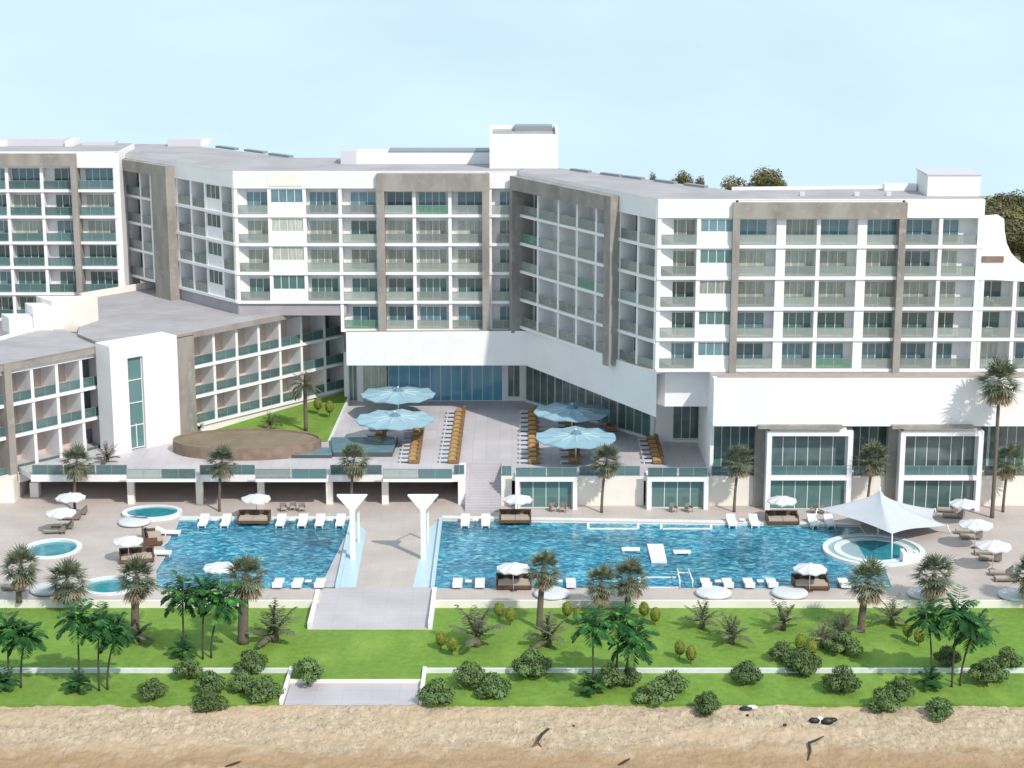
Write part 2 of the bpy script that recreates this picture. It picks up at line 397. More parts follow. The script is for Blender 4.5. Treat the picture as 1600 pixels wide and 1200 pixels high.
# --- far left wing
Y1 = 222.0
a1, b1 = xy(V(-75, 300, Y1)), xy(V(186, 300, Y1))
fr = Fr(a1, b1)
w1 = empty('hotel_wing', (a1.x, Y1, 0), 'white hotel wing at the far left with brown stone frame over green glass balconies', 'building', 'wings of the hotel')
wall = MB(); st = MB(); rf = MB()
lv = [Zy(v, Y1) for v in (497, 457, 416, 377.5, 337, 296)]
cols = bays_px(fr, (-75, -33, 16, 70, 122, 181), 370)
cols[-1] = fr.L-.45
facade(w1, wall, fr, lv, Zy(262, Y1), Zy(238, Y1), cols, [('B', .95, 'C'), ('B', .95, 'C'), ('B', .92, 'C'), ('B', .68, 'R'), ('B', .8, 'R')],
       styles=['dark', 'teal', 'teal', 'teal', 'sage', 'sky'], skipcols=(4,), rail='railteal')
st.box(-.5, cols[4]+.35, .05, .75, Zy(258, Y1), Zy(239.5, Y1), 'stone', fr)
st.box(cols[4]-.35, cols[4]+.35, -1.5, .75, lv[0]-.3, Zy(258, Y1), 'stone', fr)
zt = Zy(238, Y1)
wall.box(cols[-1]-.1, cols[-1]+.62, -9.5, .03, 0, zt-.01, 'white', fr)
wall.prism([xy(fr.p(0, -2.05, 0)), xy(fr.p(fr.L-.1, -2.05, 0)), xy(fr.p(fr.L-.1, -9.4, 0)), xy(fr.p(0, -9.4, 0))], 0, zt-.5, 'white')
rf.prism([xy(fr.p(-.2, .1, 0)), xy(fr.p(fr.L+.1, .1, 0)), xy(fr.p(fr.L+.1, -9.6, 0)), xy(fr.p(-.2, -9.6, 0))], zt+.004, zt+.12, 'white', mtop='roof')
wall.build('wall', w1); st.build('stone_frame', w1); rf.build('roof', w1)
b = MB(); b.box(a1.x+4.5, a1.x+12.5, Y1+6, Y1+9, zt+.13, zt+1.0, 'lavroof'); b.box(a1.x+4, a1.x+5.4, Y1+5.6, Y1+9.4, zt+.13, zt+.8, 'white')
b.box(a1.x+12.6, a1.x+13.6, Y1+5.6, Y1+9.4, zt+.13, zt+.8, 'white'); b.build('roof_hatch', w1)
b = MB(); b.box(a1.x+14.5, a1.x+18.5, Y1+6.5, Y1+8.8, zt+.13, zt+.55, 'lavroof'); b.build('roof_hatch', w1)

# --- angled section and centre block
Yc = 207.5
q0, q1, q2 = xy(V(192, 300, 226.5)), xy(V(365, 300, Yc)), xy(V(809, 300, Yc))
q3, q4 = xy(V(1028, 330, 183.38)), xy(V(1534, 330, 183.38))
QB = xy(G(835, 257, ZR))
w2 = empty('hotel_wing', (q1.x, q1.y, 0), 'central white hotel block with brown stone frame beside the tall white stair tower', 'building', 'wings of the hotel')
wall = MB(); st = MB(); rf = MB()
fb = Fr(q0, q1)
lvB = [16.55, 19.9, 23.2, 26.5]
cols = [.4] + bays_px(fb, (221, 237, 252.5), 340) + bays_px(fb, (278, 300, 322, 346), 360) + [fb.L-.25]
facade(w2, wall, fb, lvB, 29.5, ZR, cols, [('B', .8, 'L'), ('B', .6, 'L'), ('B', .6, 'L'), ('N',), ('B', .9, 'C'), ('B', .9, 'C'), ('W', 1), ('B', .9, 'C')],
       styles=['dark']*4, rec=1.7)
s3, s4 = cols[3], cols[4]
st.box(s3+.1, s4-.1, -1.6, 1.3, 14.6, ZR-.35, 'stone', fb)
st.box(-.3, s3+.12, .06, 1.3, 29.6, ZR-.36, 'stone', fb)
st.box(-.3, .35, -1.6, 1.31, 14.6, 29.62, 'stone', fb)
st.build('stone_frame', w2); st = MB()
fc = Fr(q1, q2)
lvC = [Zy(v, Yc) for v in (514, 470, 425, 380, 335)]
cols = [.2] + bays_px(fc, (423, 477.5, 533, 592), 400)
cF = bays_px(fc, (597, 648, 703.5, 759), 400)
sty = ['sky', 'teal', 'sage', 'sage', 'sky']
facade(w2, wall, fc, lvC, 29.45, ZR, cols, [('B', .72, 'R'), ('W', 1), ('B', .85, 'C'), ('B', .75, 'R')], styles=sty, first=[1, 1, 1, 0])
facade(w2, wall, fc, lvC, 29.2, ZR-.03, cF, [('B', .85, 'R'), ('B', .85, 'C'), ('B', .8, 'R')], styles=sty, skipcols=(0, 3))
cN = [cF[-1]+.4, fc.L-.1]
facade(w2, wall, fc, lvC, 29.45, ZR-.02, cN, [('B', .62, 'R')], styles=sty, colw=.6)
e0, e1 = cF[0], cF[-1]
st.box(e0-.42, e0+.38, -1.4, .62, lvC[0]-.32, 29.2, 'stone', fc); st.box(e1-.38, e1+.42, -1.4, .62, lvC[0]-.32, 29.2, 'stone', fc)
st.box(e0-.44, e1+.44, .12, .64, 29.18, ZR-.12, 'stone', fc); st.box(e0-.44, e1+.44, -.1, .64, lvC[0]-.95, lvC[0]-.31, 'stone', fc)
wall.box(fc.hit(541, 520)[0], e0-.4, -2, .3, lvC[0]-.9, lvC[0]-.33, 'white', fc)
F2 = miter([q0, q1, q2], -2.05)
bk = [QB, xy(G(640, 249, ZR)), xy(G(460, 248, ZR)), xy(G(280, 226.5, ZR)), xy(q0)+Vector((-2, 11))]
wall.prism(F2+bk, 15.2, ZR-.4, 'white')
lowp = [xy(fc.p(fc.hit(541, 520)[0], -2.06, 0)), F2[2], QB, xy(G(640, 249, ZR))]
wall.prism(lowp, 10.5, 15.21, 'white')
F2r = miter([q0, q1, q2], .1)
rf.prism(F2r+bk, ZR+.004, ZR+.12, 'white', mtop='roof')
up = MB(); up.box(.0, fc.hit(541, 470)[0], -1.2, -.15, ZW0-.1, lvC[1]-.31, 'roof', fc); up.box(fb.L*.35, fb.L+.1, -1.2, -.16, ZW0-.1, lvB[0]-.31, 'roof', fb); up.build('roof_upstand', w2)
wall.build('wall', w2); st.build('stone_frame', w2); rf.build('roof', w2)
b = MB(); sg = fc.hit(419, 277)[0]; sg2 = fc.hit(472, 277)[0]
b.box(sg, sg2, .1, .17, 29.75, ZR-.12, 'white2', fc); b.build('parapet_panel', w2)
# plant room, stair tower and roof boxes of this block
b = MB(); x0, x1 = V(533, 243, 214.5).x, V(766, 243, 214.5).x
b.box(x0, x1, 214.5, 218, ZR+.12, Zy(238, 214.5), 'white'); b.box(x0-.05, x0+1.8, 214.3, 218.05, ZR+.12, Zy(236, 214.5), 'lavroof')
b.box(x0+5.5, x1-.1, 214.45, 217.9, Zy(238, 214.5)+.004, Zy(235.5, 214.5), 'panel'); b.build('plant_room', w2)
b = MB(); x0, x1 = V(765, 240, 210).x, V(872, 240, 210).x
zt = Zy(210, 210); b.box(x0, x1, 210, 216.5, ZR+.12, zt, 'white')
b.box(x0, x0+.3, 210.0, 216.5, zt, zt+.45, 'white'); b.box(x1-.3, x1, 210.0, 216.5, zt, zt+.45, 'white'); b.box(x0, x1, 216.2, 216.5, zt+.002, zt+.46, 'white')
b.box(x0+.3, x1-.3, 210.3, 216.2, zt+.003, zt+.02, 'roof'); b.box(x0+2.9, x1-.6, 213.5, 216.1, zt+.02, zt+.62, 'panel'); b.build('stair_tower', w2)
for (u, v, ww) in ((262, 229, 3.6), (350, 231.5, 2.5), (395, 237, 2.4), (433, 243, 2.6)):
    p = G(u, v, ZR+.1); b = MB(); fq = Fr((p.x, p.y), (p.x+.68, p.y-.73)) if u > 300 else Fr((p.x, p.y), (p.x+1, p.y))
    if u < 300:
        b.box(0, 4.2, -2.5, 0, ZR+.12, ZR+1.0, 'lavroof', fq); b.box(4.2, 5.2, -2.6, .05, ZR+.12, ZR+.85, 'white', fq); b.build('roof_hatch', w2)
    else:
        b.box(-1, ww+.6, -.1, .6, ZR+.12, ZR+.38, 'panel', fq); b.build('roof_panel', w2)

# --- right angled section and right block
w3 = empty('hotel_wing', (q3.x, q3.y, 0), 'right white hotel block with curved stepped end and white stair box on its roof', 'building', 'wings of the hotel')
wall = MB(); st = MB(); rf = MB()
fd = Fr(q2, q3)
lvD = [13.75, 16.95, 20.2, 23.4, 26.6]
cols = [.5] + bays_px(fd, (840, 872, 901, 931), 370) + bays_px(fd, (958, 968, 997), 370) + [fd.L-.25]
facade(w3, wall, fd, lvD, 29.3, ZR, cols, [('B', .8, 'L'), ('B', .5, 'R'), ('B', .5, 'R'), ('B', .5, 'R'), ('B', .5, 'R'), ('N',), ('B', .95, 'C'), ('B', .95, 'C')],
       styles=['dark']*5, rec=1.9)
s3, s4 = cols[5], cols[6]
st.box(s3, s4, -1.6, 1.15, 13.0, ZR-.35, 'stone', fd); st.box(.2, s3+.1, .06, 1.15, 29.4, ZR-.36, 'stone', fd); st.box(.1, .7, -1.6, 1.16, 13.0, 29.42, 'stone', fd)
st.build('stone_frame', w3); st = MB()
fe = Fr(q3, q4)
Ye = 183.38
lvE = [Zy(v, Ye) for v in (576, 528, 480, 432, 383)]
cols = [.2] + bays_px(fe, (1090, 1147), 450)
styE = ['sky', 'teal', 'sage', 'sage', 'sky']
facade(w3, wall, fe, lvE, 29.5, ZR, cols, [('B', .75, 'R'), ('W', 1)], styles=styE)
cF = bays_px(fe, (1149, 1214, 1276.5, 1340, 1405), 440)
facade(w3, wall, fe, lvE, 29.5, ZR-.03, cF, [('B', .75, 'L'), ('B', .82, 'R'), ('B', .78, 'L'), ('B', .82, 'R')], styles=styE, skipcols=(0, 4))
for c in (cF[1], cF[3]):
    for k, z in enumerate(lvE): wall.box(c-.2, c+.75, -1.45, -.03, z-.01, (lvE[k+1]-.31 if k < 4 else 29.5), 'white', fe)
cG = bays_px(fe, (1407, 1466, 1529), 440)
facade(w3, wall, fe, lvE, 29.5, ZR-.005, cG, [('B', .85, 'L'), ('B', .48, 'L')], styles=styE, skipcols=(0,))
e0, e1 = cF[0], cF[-1]
zf = lvE[0]-.3
st.box(e0-.45, e0+.25, -1.4, .55, zf, 29.5, 'stone', fe); st.box(e1-.35, e1+.35, -1.4, .55, zf, 29.5, 'stone', fe)
st.box(e0-.47, e1+.37, .12, .57, 29.48, ZR-.2, 'stone', fe); st.box(e0-.47, e1+.37, .13, .57, zf-.2, zf+.002, 'stone', fe)
F3 = miter([q2, q3, q4], -2.15)
bk3 = [xy(q4)+Vector((0, 8.6)), xy(G(1141, 299, ZR)), xy(G(872, 264, ZR)), QB]
wall.prism(F3+bk3, 9.5, ZR-.4, 'white')
F3r = miter([q2, q3, q4], .1)
rf.prism(F3r+bk3, ZR+.005, ZR+.12, 'white', mtop='roof')
bl = xy(G(1141, 299, ZR)); br_ = xy(q4)+Vector((0, 8.6))
fk = Fr(bl, br_); wall.box(.2, fk.L, -.35, -.02, ZR+.1, ZR+.42, 'white', fk)
wall.box(fe.L-.3, fe.L+.12, -8.62, .075, 13, ZR-.01, 'white', fe)
# stepped end with the curved screen wall
EX = lambda u, v: fe.hit(u, v)
prof = [(1533, 338), (1560, 336), (1569, 342), (1570, 362), (1573, 380), (1580, 395), (1590, 406), (1603, 414), (1620, 420), (1650, 426), (1650, 443), (1529, 436)]
P = [EX(*q) for q in prof]
vs = [fe.p(s, .02, z) for s, z in P] + [fe.p(s, -.45, z) for s, z in P]
n = len(P); scr = MB()
for t in tessellate_polygon([[Vector((s, z, 0)) for s, z in P]]):
    scr.face([vs[i] for i in t], 'white'); scr.face([vs[n+i] for i in t], 'white')
for i in range(n): scr.face([vs[i], vs[(i+1) % n], vs[n+(i+1) % n], vs[n+i]], 'white')
scr.build('curved_screen_wall', w3)
sl, zl = EX(1534, 404); sr, _ = EX(1568, 404)
b = MB(); b.box(sl, sr, .03, .12, zl-.35, zl+.25, 'corten', fe); b.build('recess_panel', w3)
cH = [fe.L+.5] + bays_px(fe, (1583, 1645), 500)
facade(w3, wall, fe, lvE[:3], 23.2, 23.6, cH, [('B', .72, 'L'), ('B', .8, 'R')], styles=['sky', 'teal', 'teal'], rec=1.7, dslab=.06)
wall.box(fe.L+.13, cH[-1], -7, -1.95, 9.5, 23.4, 'white', fe)
wall.build('wall', w3); st.build('stone_frame', w3); rf.build('roof', w3)
b = MB(); Yb = 185.5; x0, x1 = V(1450, 280, Yb).x, V(1533, 280, Yb).x; zt = Zy(274, Yb)
b.box(x0, x1, Yb, Yb+5.2, ZR+.12, zt, 'white'); b.box(x0-.1, x1+.1, Yb-.1, Yb+5.3, zt+.003, zt+.12, 'lavroof'); b.build('stair_box', w3)
b = MB(); b.box(x0-3.5, x0-.2, Yb+4.2, Yb+5.2, ZR+.13, ZR+.8, 'white'); b.build('roof_duct', w3)
for u in (905, 955, 990, 1040, 1085):
    t = (u-872)/(1141-872); p = xy(G(872, 264, ZR)).lerp(xy(G(1141, 299, ZR)), t); d = (xy(G(1141, 299, ZR))-xy(G(872, 264, ZR))).normalized()
    fq = Fr(p, p+d); b = MB(); b.box(-.4, 2.6, .2, .8, ZR+.12, ZR+.36, 'panel', fq); b.build('roof_panel', w3)
for u in (1250, 1335, 1385):
    p = G(u, 308, ZR); b = MB(); b.box(p.x, p.x+.5, p.y, p.y+.5, ZR+.12, ZR+.5, 'canvas'); b.build('roof_vent', w3)

# --- low wing: right segment with stair front
ZW = 14.9
C_, D_ = xy(G(270, 523, ZW)), xy(G(541, 470, ZW))
w5 = empty('hotel_wing', (C_.x, C_.y, 0), 'low three storey white wing under a broad grey roof beside the lawn', 'building', 'low wings of the hotel')
wall = MB(); st = MB(); rf = MB()
fw = Fr(C_, D_)
zb = fw.hit(535, 603)[1]; lw = [4.35, fw.hit(420, 592)[1], fw.hit(420, 547)[1]]
cols = bays_px(fw, (300, 335, 371, 405.5, 438.5, 472, 508), 560) + [fw.L-.4]
facade(w5, wall, fw, lw, ZW-.62, ZW-.4, cols, [('B', .4, 'L')]*6+[('B', .9, 'C')], styles=['dark', 'teal', 'teal'], rec=2.3, colw=.34, rail='railteal', back='beigewall')
st.box(-.3, cols[0]-.1, -1.5, .55, T, ZW-.4, 'stone', fw); st.box(cols[0]-.1, fw.L+.3, .16, .55, ZW-.64, ZW-.12, 'stone', fw); st.box(fw.L-.35, fw.L+.3, -1.5, .56, T, ZW-.65, 'stone', fw)
wall.box(0, fw.L+.2, -2.6, -.1, T-.3, lw[0]-.33, 'white2', fw)
wall.prism([xy(fw.p(-.2, -2.5, 0)), xy(fw.p(fw.L+.2, -2.5, 0)), xy(fw.p(fw.L+.2, -13, 0)), xy(fw.p(-.2, -13, 0))], 0, ZW-.4, 'white')
A4, B4 = xy(G(0, 567, ZW-.35)), xy(G(165, 536, ZW-.35))
# stair front (white) between the two segments, a little proud of the wing
ft = Fr(xy(G(166, 541, ZW)), xy(G(271, 523.5, ZW)))
tw = MB(); g0, _ = ft.hit(197, 620); g1, _ = ft.hit(221, 620); gz1 = ft.hit(210, 556)[1]; 
tw.box(0, g0, -2.2, .6, T, ZW+.05, 'white', ft); tw.box(g1, ft.L, -2.2, .6, T, ZW+.05, 'white', ft); tw.box(g0, g1, -2.2, .6, gz1, ZW+.048, 'white', ft)
tw.build('stair_front', w5)
b = MB(); b.box(g0, g1, .1, .16, T+.1, gz1, 'glass_teal', ft); o = b.build('stair_window', w5)
b = MB()
for k in range(5):
    z = T+.1+(gz1-T-.2)*k/4; b.box(g0+.02, g1-.02, .17, .25, z, z+.1, 'frame', ft)
b.box((g0+g1)/2-.05, (g0+g1)/2+.05, .165, .24, T+.15, T+2.8, 'frame', ft); b.box(g0+.0, g0+.07, .165, .26, T+.1, gz1, 'frame', ft); b.box(g1-.07, g1, .165, .26, T+.1, gz1, 'frame', ft); b.build('frame', o)
rp = [xy(ft.p(0, .55, 0)), xy(ft.p(ft.L, .55, 0)), xy(fw.p(.2, .5, 0)), xy(fw.p(fw.L+.3, .5, 0)), xy(G(566, 463, ZW)), xy(G(400, 452, ZW)), xy(G(290, 444, ZW)), xy(G(276, 443, ZW)), xy(G(127, 468, ZW)), xy(G(122, 522, ZW))]
rf.prism(rp, ZW-.3, ZW, 'stone', mtop='roof'); rf.build('roof', w5)
fp = Fr(xy(G(127, 468, ZW)), xy(G(277, 443, ZW))); wall.box(0, fp.L, -.3, .05, ZW-.2, ZW+.75, 'white2', fp)
fp2 = Fr(xy(G(277, 443, ZW)), xy(G(310, 446, ZW))); wall.box(0, fp2.L, -.3, .05, ZW-.2, ZW+.7, 'white', fp2)
wall.build('wall', w5); st.build('stone_frame', w5)
b = MB(); p = G(83, 514, ZW-.3); p2 = G(127, 514, ZW-.3)
hb = Zy(471, p.y)-ZW+.3
b.prism([xy(p), xy(p2), xy(p2)+Vector((1.2, 3.4)), xy(p)+Vector((-2.6, 3.4))], ZW-.6, ZW-.3+hb, 'white2'); b.build('roof_stair_box', w5)

# --- low wing: left segment
ZL = ZW-.35
w4 = empty('hotel_wing', (A4.x, A4.y, 0), 'low white wing at the left edge with beige loggias over the pool terrace', 'building', 'low wings of the hotel')
wall = MB(); st = MB(); rf = MB()
A5 = A4+(A4-B4)*.45
f4 = Fr(A5, B4)
lz = [f4.hit(30, 741)[1], f4.hit(100, 662)[1], f4.hit(100, 613)[1]]
cols = [.3]+bays_px(f4, (12, 53, 92, 130), 640)+[f4.L-.15]
zc4 = f4.hit(90, 569)[1]
facade(w4, wall, f4, lz, zc4, zc4+.45, cols, [('B', .5, 'L')]*4+[('B', .92, 'C')], styles=['dark', 'dark', 'dark'], rec=2.7, colw=.36, rail='railteal', back='beigewall')
st.box(cols[1]-.5, cols[1]+.35, -1.5, .6, lz[0]-.5, ZL-.1, 'stone', f4)
st.box(0, f4.L-.1, .14, .5, zc4+.47, ZL-.12, 'stone', f4)
st.box(0, f4.L-.1, -1.2, .0, zc4+.46, ZL-.13, 'corten', f4)
e3 = [xy(G(88, 511, ZL)), xy(G(45, 519, ZL)), xy(G(0, 532, ZL)), xy(G(-70, 548, ZL))]
rf.prism([xy(f4.p(-.2, .55, 0)), xy(f4.p(f4.L, .55, 0)), xy(f4.p(f4.L, -2, 0))]+e3, ZL-.1, ZL, 'stone', mtop='roof'); rf.build('roof', w4)
for i in range(3):
    fq = Fr(e3[i+1], e3[i]); wall.box(0, fq.L, -.3, 0, ZL-.2, ZL+.32+.01*i, 'white', fq)
wall.prism([xy(f4.p(0, -2.9, 0)), xy(f4.p(f4.L, -2.9, 0)), xy(f4.p(f4.L, -4, 0)), e3[0]+Vector((0, -.6)), e3[2]+Vector((0, -.6)), e3[3]+Vector((0, -.6))], lz[0]-.3, ZL-.2, 'white')
wall.box(cols[1]-.6, cols[-1], -2.8, .14, lz[0]-.85, lz[0]-.33, 'white', f4)
wall.build('wall', w4); st.build('stone_frame', w4)
for (u0, u1, v0, v1, m) in ((15, 52, 490, 519, 'white'), (53, 83, 473, 516, 'white')):
    p, p2 = G(u0, v1, ZL), G(u1, v1, ZL); b = MB(); b.prism([xy(p), xy(p2), xy(p2)+Vector((-1, 2.5)), xy(p)+Vector((-1.5, 2.5))], ZL-.2, Zy(v0+4, p.y+1), m); b.build('roof_box', w4)
# pillars under the left wing
for (u, w) in ((54, .9),):
    p = G(u, 777, 0); b = MB(); b.box(p.x-w/2, p.x+w/2, p.y, p.y+1.0, -.02, lz[0]-.86, 'white'); b.build('pillar', w4)
b = MB(); p = G(-40, 786, 0); p2 = G(23, 786, 0); b.box(p.x, p2.x, p.y, p.y+5, -.02, Zy(747, p.y), 'white2'); b.build('base_wall', w4)

# --- podium: centre hall and angled white band
wp = empty('hotel_hall', (0, Yc, 0), 'white banded hall with blue glass doors below the central block', 'building')
wall = MB()
Pb0, Pb1 = xy(V(541, 545, Yc-1)), xy(V(822, 545, Yc-1))
Pb2 = xy(V(1026, 600, 182.3))
fA = Fr(Pb0, Pb1); fB = Fr(Pb1, Pb2)
ztb, zbb = Zy(519, Yc-1), Zy(571, Yc-1)
i1 = miter([Pb0, Pb1, Pb2], -9.5); i1[2] = Pb2+Vector((.4, 11.2))
wall.prism([Pb0, Pb1, Pb2, i1[2], i1[1], i1[0]], zbb, ztb, 'white', mtop='brownroof', ztop=[ztb, ztb+.15, 13.9, 13.9, ztb+.15, ztb])
# glass walls set back below the band
g = [xy(G(541, 627, T)), xy(G(818, 626, T)), xy(G(1022, 688, T))]
fG = Fr(g[0], g[1]); fH = Fr(g[1], g[2])
def px(fr_, u, v=600): return fr_.hit(u, v)[0]
wall.box(-.2, .35, -.5, .1, T-.05, zbb+.05, 'white', fG)
for u in (563, 789, 817): wall.box(px(fG, u)-.35, px(fG, u)+.35, -.5, .12, T-.05, zbb+.05, 'white', fG)
wall.box(px(fG, 789)+.3, px(fG, 817)-.3, -.4, .06, T-.05, T+.45, 'white', fG)
wall.box(0, fG.L, -9, -1.2, 0, zbb+.02, 'white', fG)
wall.box(.3, fH.L, -6, -1.2, 0, zbb+.02, 'white', fH)
wall.box(fH.L-.35, fH.L+.15, -.4, .25, T-.05, 14.0, 'white', fH)
wall.box(.5, fH.L-.36, -.35, .18, T-.05, T+.18, 'white', fH)
wall.build('wall', wp)
window(wp, fG, .4, -.1, T+.02, px(fG, 563)-.8, zbb-T-.05, 'ter')
window(wp, fG, px(fG, 563)+.4, -.15, T+.02, px(fG, 606)-px(fG, 563)-.55, zbb-T-.05, 'sagew')
window(wp, fG, px(fG, 607), 0, T+.02, px(fG, 786)-px(fG, 607), zbb-T-.05, 'blue')
window(wp, fG, px(fG, 789)+.36, -.02, T+.47, px(fG, 817)-px(fG, 789)-.75, zbb-T-.5, 'dark')
for k in range(4): window(wp, fH, .5+k*(fH.L-1)/4, .0, T+.2, (fH.L-1)/4-.15, zbb-T-.25, 'dark' if k < 2 else 'ter')
# entrance bay right of the band: recessed, with a small balcony and a dark opening
b = MB(); pe0, pe1 = G(1024, 690, T), G(1108, 690, T)
fE = Fr(xy(pe0), xy(pe1)); ztE = Zy(577, pe0.y)
o0, o1 = fE.hit(1052, 650)[0], fE.hit(1092, 650)[0]; oz = fE.hit(1070, 628)[1]; ob = T+.25
n0, n1 = fE.hit(1050, 605)[0], fE.hit(1094, 605)[0]; nz0, nz1 = fE.hit(1070, 616)[1], fE.hit(1070, 588)[1]
b.box(0, o0, -3, 0, T-.05, ztE, 'white', fE); b.box(o1, fE.L, -3, 0, T-.05, ztE, 'white', fE)
b.box(o0, o1, -3, .001, oz, nz0, 'white', fE); b.box(o0, o1, -3, .001, nz1, ztE-.001, 'white', fE); b.box(o0, o1, -3, -1.2, nz0-.01, nz1+.01, 'white', fE)
b.box(o0-.2, o1+.2, .0, .35, nz0-.12, nz0+.04, 'white', fE)
b.box(o0, o1, -3, .3, T-.04, ob, 'white', fE)
for k in range(3): b.box(n0+(n1-n0)*(.45+.25*k), n0+(n1-n0)*(.5+.25*k), -1.2, -.1, nz0, nz1, 'white', fE)
b.build('entrance_bay', wp)
window(wp, fE, o0+.02, -.35, ob, o1-o0-.04, oz-ob-.02, 'dark')

# --- podium on the right with its two glazed boxes
Yp = 181.5
wr = empty('hotel_podium', (22, Yp, 0), 'long white podium on the right with two double height framed glass bays', 'building')
wall = MB(); X0 = V(1112, 640, Yp).x; X1 = 62
Yu = 179.75; zt, zb2 = Zy(592, Yu), Zy(666, Yu)
wall.box(X0, X1, Yu, Yu+.4, zb2, zt, 'white')
wall.box(X0+.4, X1, Yu+.4, Yp+2.2, zb2+.002, zb2+.3, 'white')
rf = MB(); rf.prism([(X0, Yu+.39), (X1, Yu+.39), (X1, 200), (X0+1, 200), (X0, 195)], zt-.5, zt-.12, 'brownroof'); rf.build('roof', wr)
wall.box(X0, X1, Yp+2.25, Yp+12, 0, zt-.51, 'white')
wall.box(X0-.05, X1, Yp-.02, Yp+2.2, -.05, T, 'white2')
wall.box(X0-.02, X0+.35, Yp+.4, Yp+12, T-.03, zt-.13, 'white')                         # left end wall
vsg = [(X0-.03, Yu-.02), (X0+.38, Yu-.02), (X0+.38, Yp+12), (X0-.03, Yp+12)]
wall.prism(vsg, zb2+.05, zt+.1, 'white', ztop=[zt+.02, zt+.02, Zy(562, Yp+12), Zy(562, Yp+12)])
wall.build('wall', wr)
k = 0; s = X0+.4
fR = Fr((X0, Yp+1.9), (X1, Yp+1.9))
while s < X1-5: window(wr, fR, s-X0, 0, T+.02, 4.6, zb2-T-.04, 'ter' if k % 2 == 0 else 'dark'); s += 4.75; k += 1
for (u0, u1, oc) in ((1197, 1331, 0), (1405, 1534, 0)):
    Yq = 179.6; x0, x1 = V(u0, 740, Yq).x, V(u1, 740, Yq).x; zt2 = Zy(674, Yq); zm = Zy(747, Yq); t = .5
    b = MB()
    b.box(x0, x0+t, Yq, Yp+1.9, -.02, zt2, 'white'); b.box(x1-t, x1, Yq, Yp+1.9, -.02, zt2, 'white'); b.box(x0+t, x1-t, Yq, Yp+1.9, zt2-t, zt2-.001, 'white'); b.box(x0+t, x1-t, Yq+.001, Yp, zm-.25, zm+.25, 'white')
    bx = b.build('framed_bay', wr)
    fq = Fr((x0+t, Yq), (x1-t, Yq))
    window(bx, fq, .05, -.6, .05, x1-x0-2*t-.1, zm-.35, 'teal')
    window(bx, fq, .05, -1.3, zm+.3, x1-x0-2*t-.1, zt2-t-zm-.4, 'dark')
    railing(bx, fq, .05, -.15, zm+.25, x1-x0-2*t-.1, 'railteal', 1.0)
    b = MB(); b.box(x0+.3, x1-t-.2, Yq+.1, Yp-.01, zt2+.02, zt2+.32, 'white2'); b.box(x0-1.0, x1-1.2, Yq-.4, Yp+.3, zt2+.34, zt2+.7, 'stone'); b.box(x0-1, x0-.01, Yq+1.3, Yp+.2, .0, zt2+.33, 'stone'); b.build('canopy', bx)
fT = Fr((X0, Yp-.01), (X1, Yp-.01)); s = .2
for (u0, u1) in ((1112, 1192), (1334, 1400), (1538, 1640)):
    x0, x1 = V(u0, 735, Yp).x, V(u1, 735, Yp).x; n = max(1, round((x1-x0)/4))
    for i in range(n): railing(wr, fT, x0-X0+i*(x1-x0)/n, -.1, T, (x1-x0)/n-.05, 'railteal')

# ------------------------------------------------------------------ terrace and arcade
Ya = 181.9
def Xp(u, v, Y): return V(u, v, Y).x
xs0, xs1 = Xp(727, 750, Ya), Xp(783, 750, Ya)         # flight of steps
Ys = 186.5
terr = MB()
tx0, tx1 = Xp(48, 742, Ya), X0
poly = [(tx0, Ya), (xs0, Ya), (xs0, Ys), (xs1, Ys), (xs1, Yp), (X0, Yp), (X0, 197), (X0-8, 220), (-48, 222), (-62, 200)]
terr.prism([Vector(p) for p in poly], T-.5, T, 'white', mtop='terr')
struct(terr.build('terrace'))
arc = empty('arcade', (tx0, Ya, 0), 'open white arcade of square pillars carrying the glass railed terrace left of the steps', 'arcade')
fa = Fr((tx0, Ya), (xs0, Ya))
b = MB(); b.box(tx0, xs0-.1, Ya-.02, Ya+.4, T-.72, T-.02, 'white'); b.build('beam', arc)
for u in (205, 312, 408, 515, 602):
    p = G(u, 788, 0); b = MB(); b.box(p.x-.34, p.x+.34, p.y, p.y+.7, -.02, T-.5, 'white2'); b.build('pillar', arc)
b = MB(); b.box(xs0-.75, xs0+.01, Ya-.03, Ys, -.02, T+.02, 'white'); b.build('end_wall', arc)
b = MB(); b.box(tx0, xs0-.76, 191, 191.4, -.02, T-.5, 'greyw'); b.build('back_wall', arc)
def prow(u0, u1, fwd):          # railing run; fwd: the terrace bay that juts out with its own fascia
    x0, x1 = Xp(u0, 740, Ya), Xp(u1, 740, Ya)
    y = Ya-1.5 if fwd else Ya
    root = arc if u0 < 750 else wr
    if fwd:
        b = MB(); b.box(x0, x1, y, Ya-.03, T-.32, T-.012, 'white'); b.build('jutting_slab', root)
        b = MB(); b.box(x0, x1, y+.3, Ya+1.2, T-.01, T+.0, 'coping')
    n = max(1, round((x1-x0)/3.6)); f = Fr((x0, y+.1), (x1, y+.1))
    for i in range(n): railing(root, f, i*(x1-x0)/n, 0, T, (x1-x0)/n-.06, 'railteal' if not fwd or i % 2 else 'railglass')
prow(50, 200, False); prow(202, 310, True); prow(312, 400, False); prow(402, 514, True); prow(516, 598, False); prow(600, 708, True); prow(709, 726, False)
Yr2 = Yp
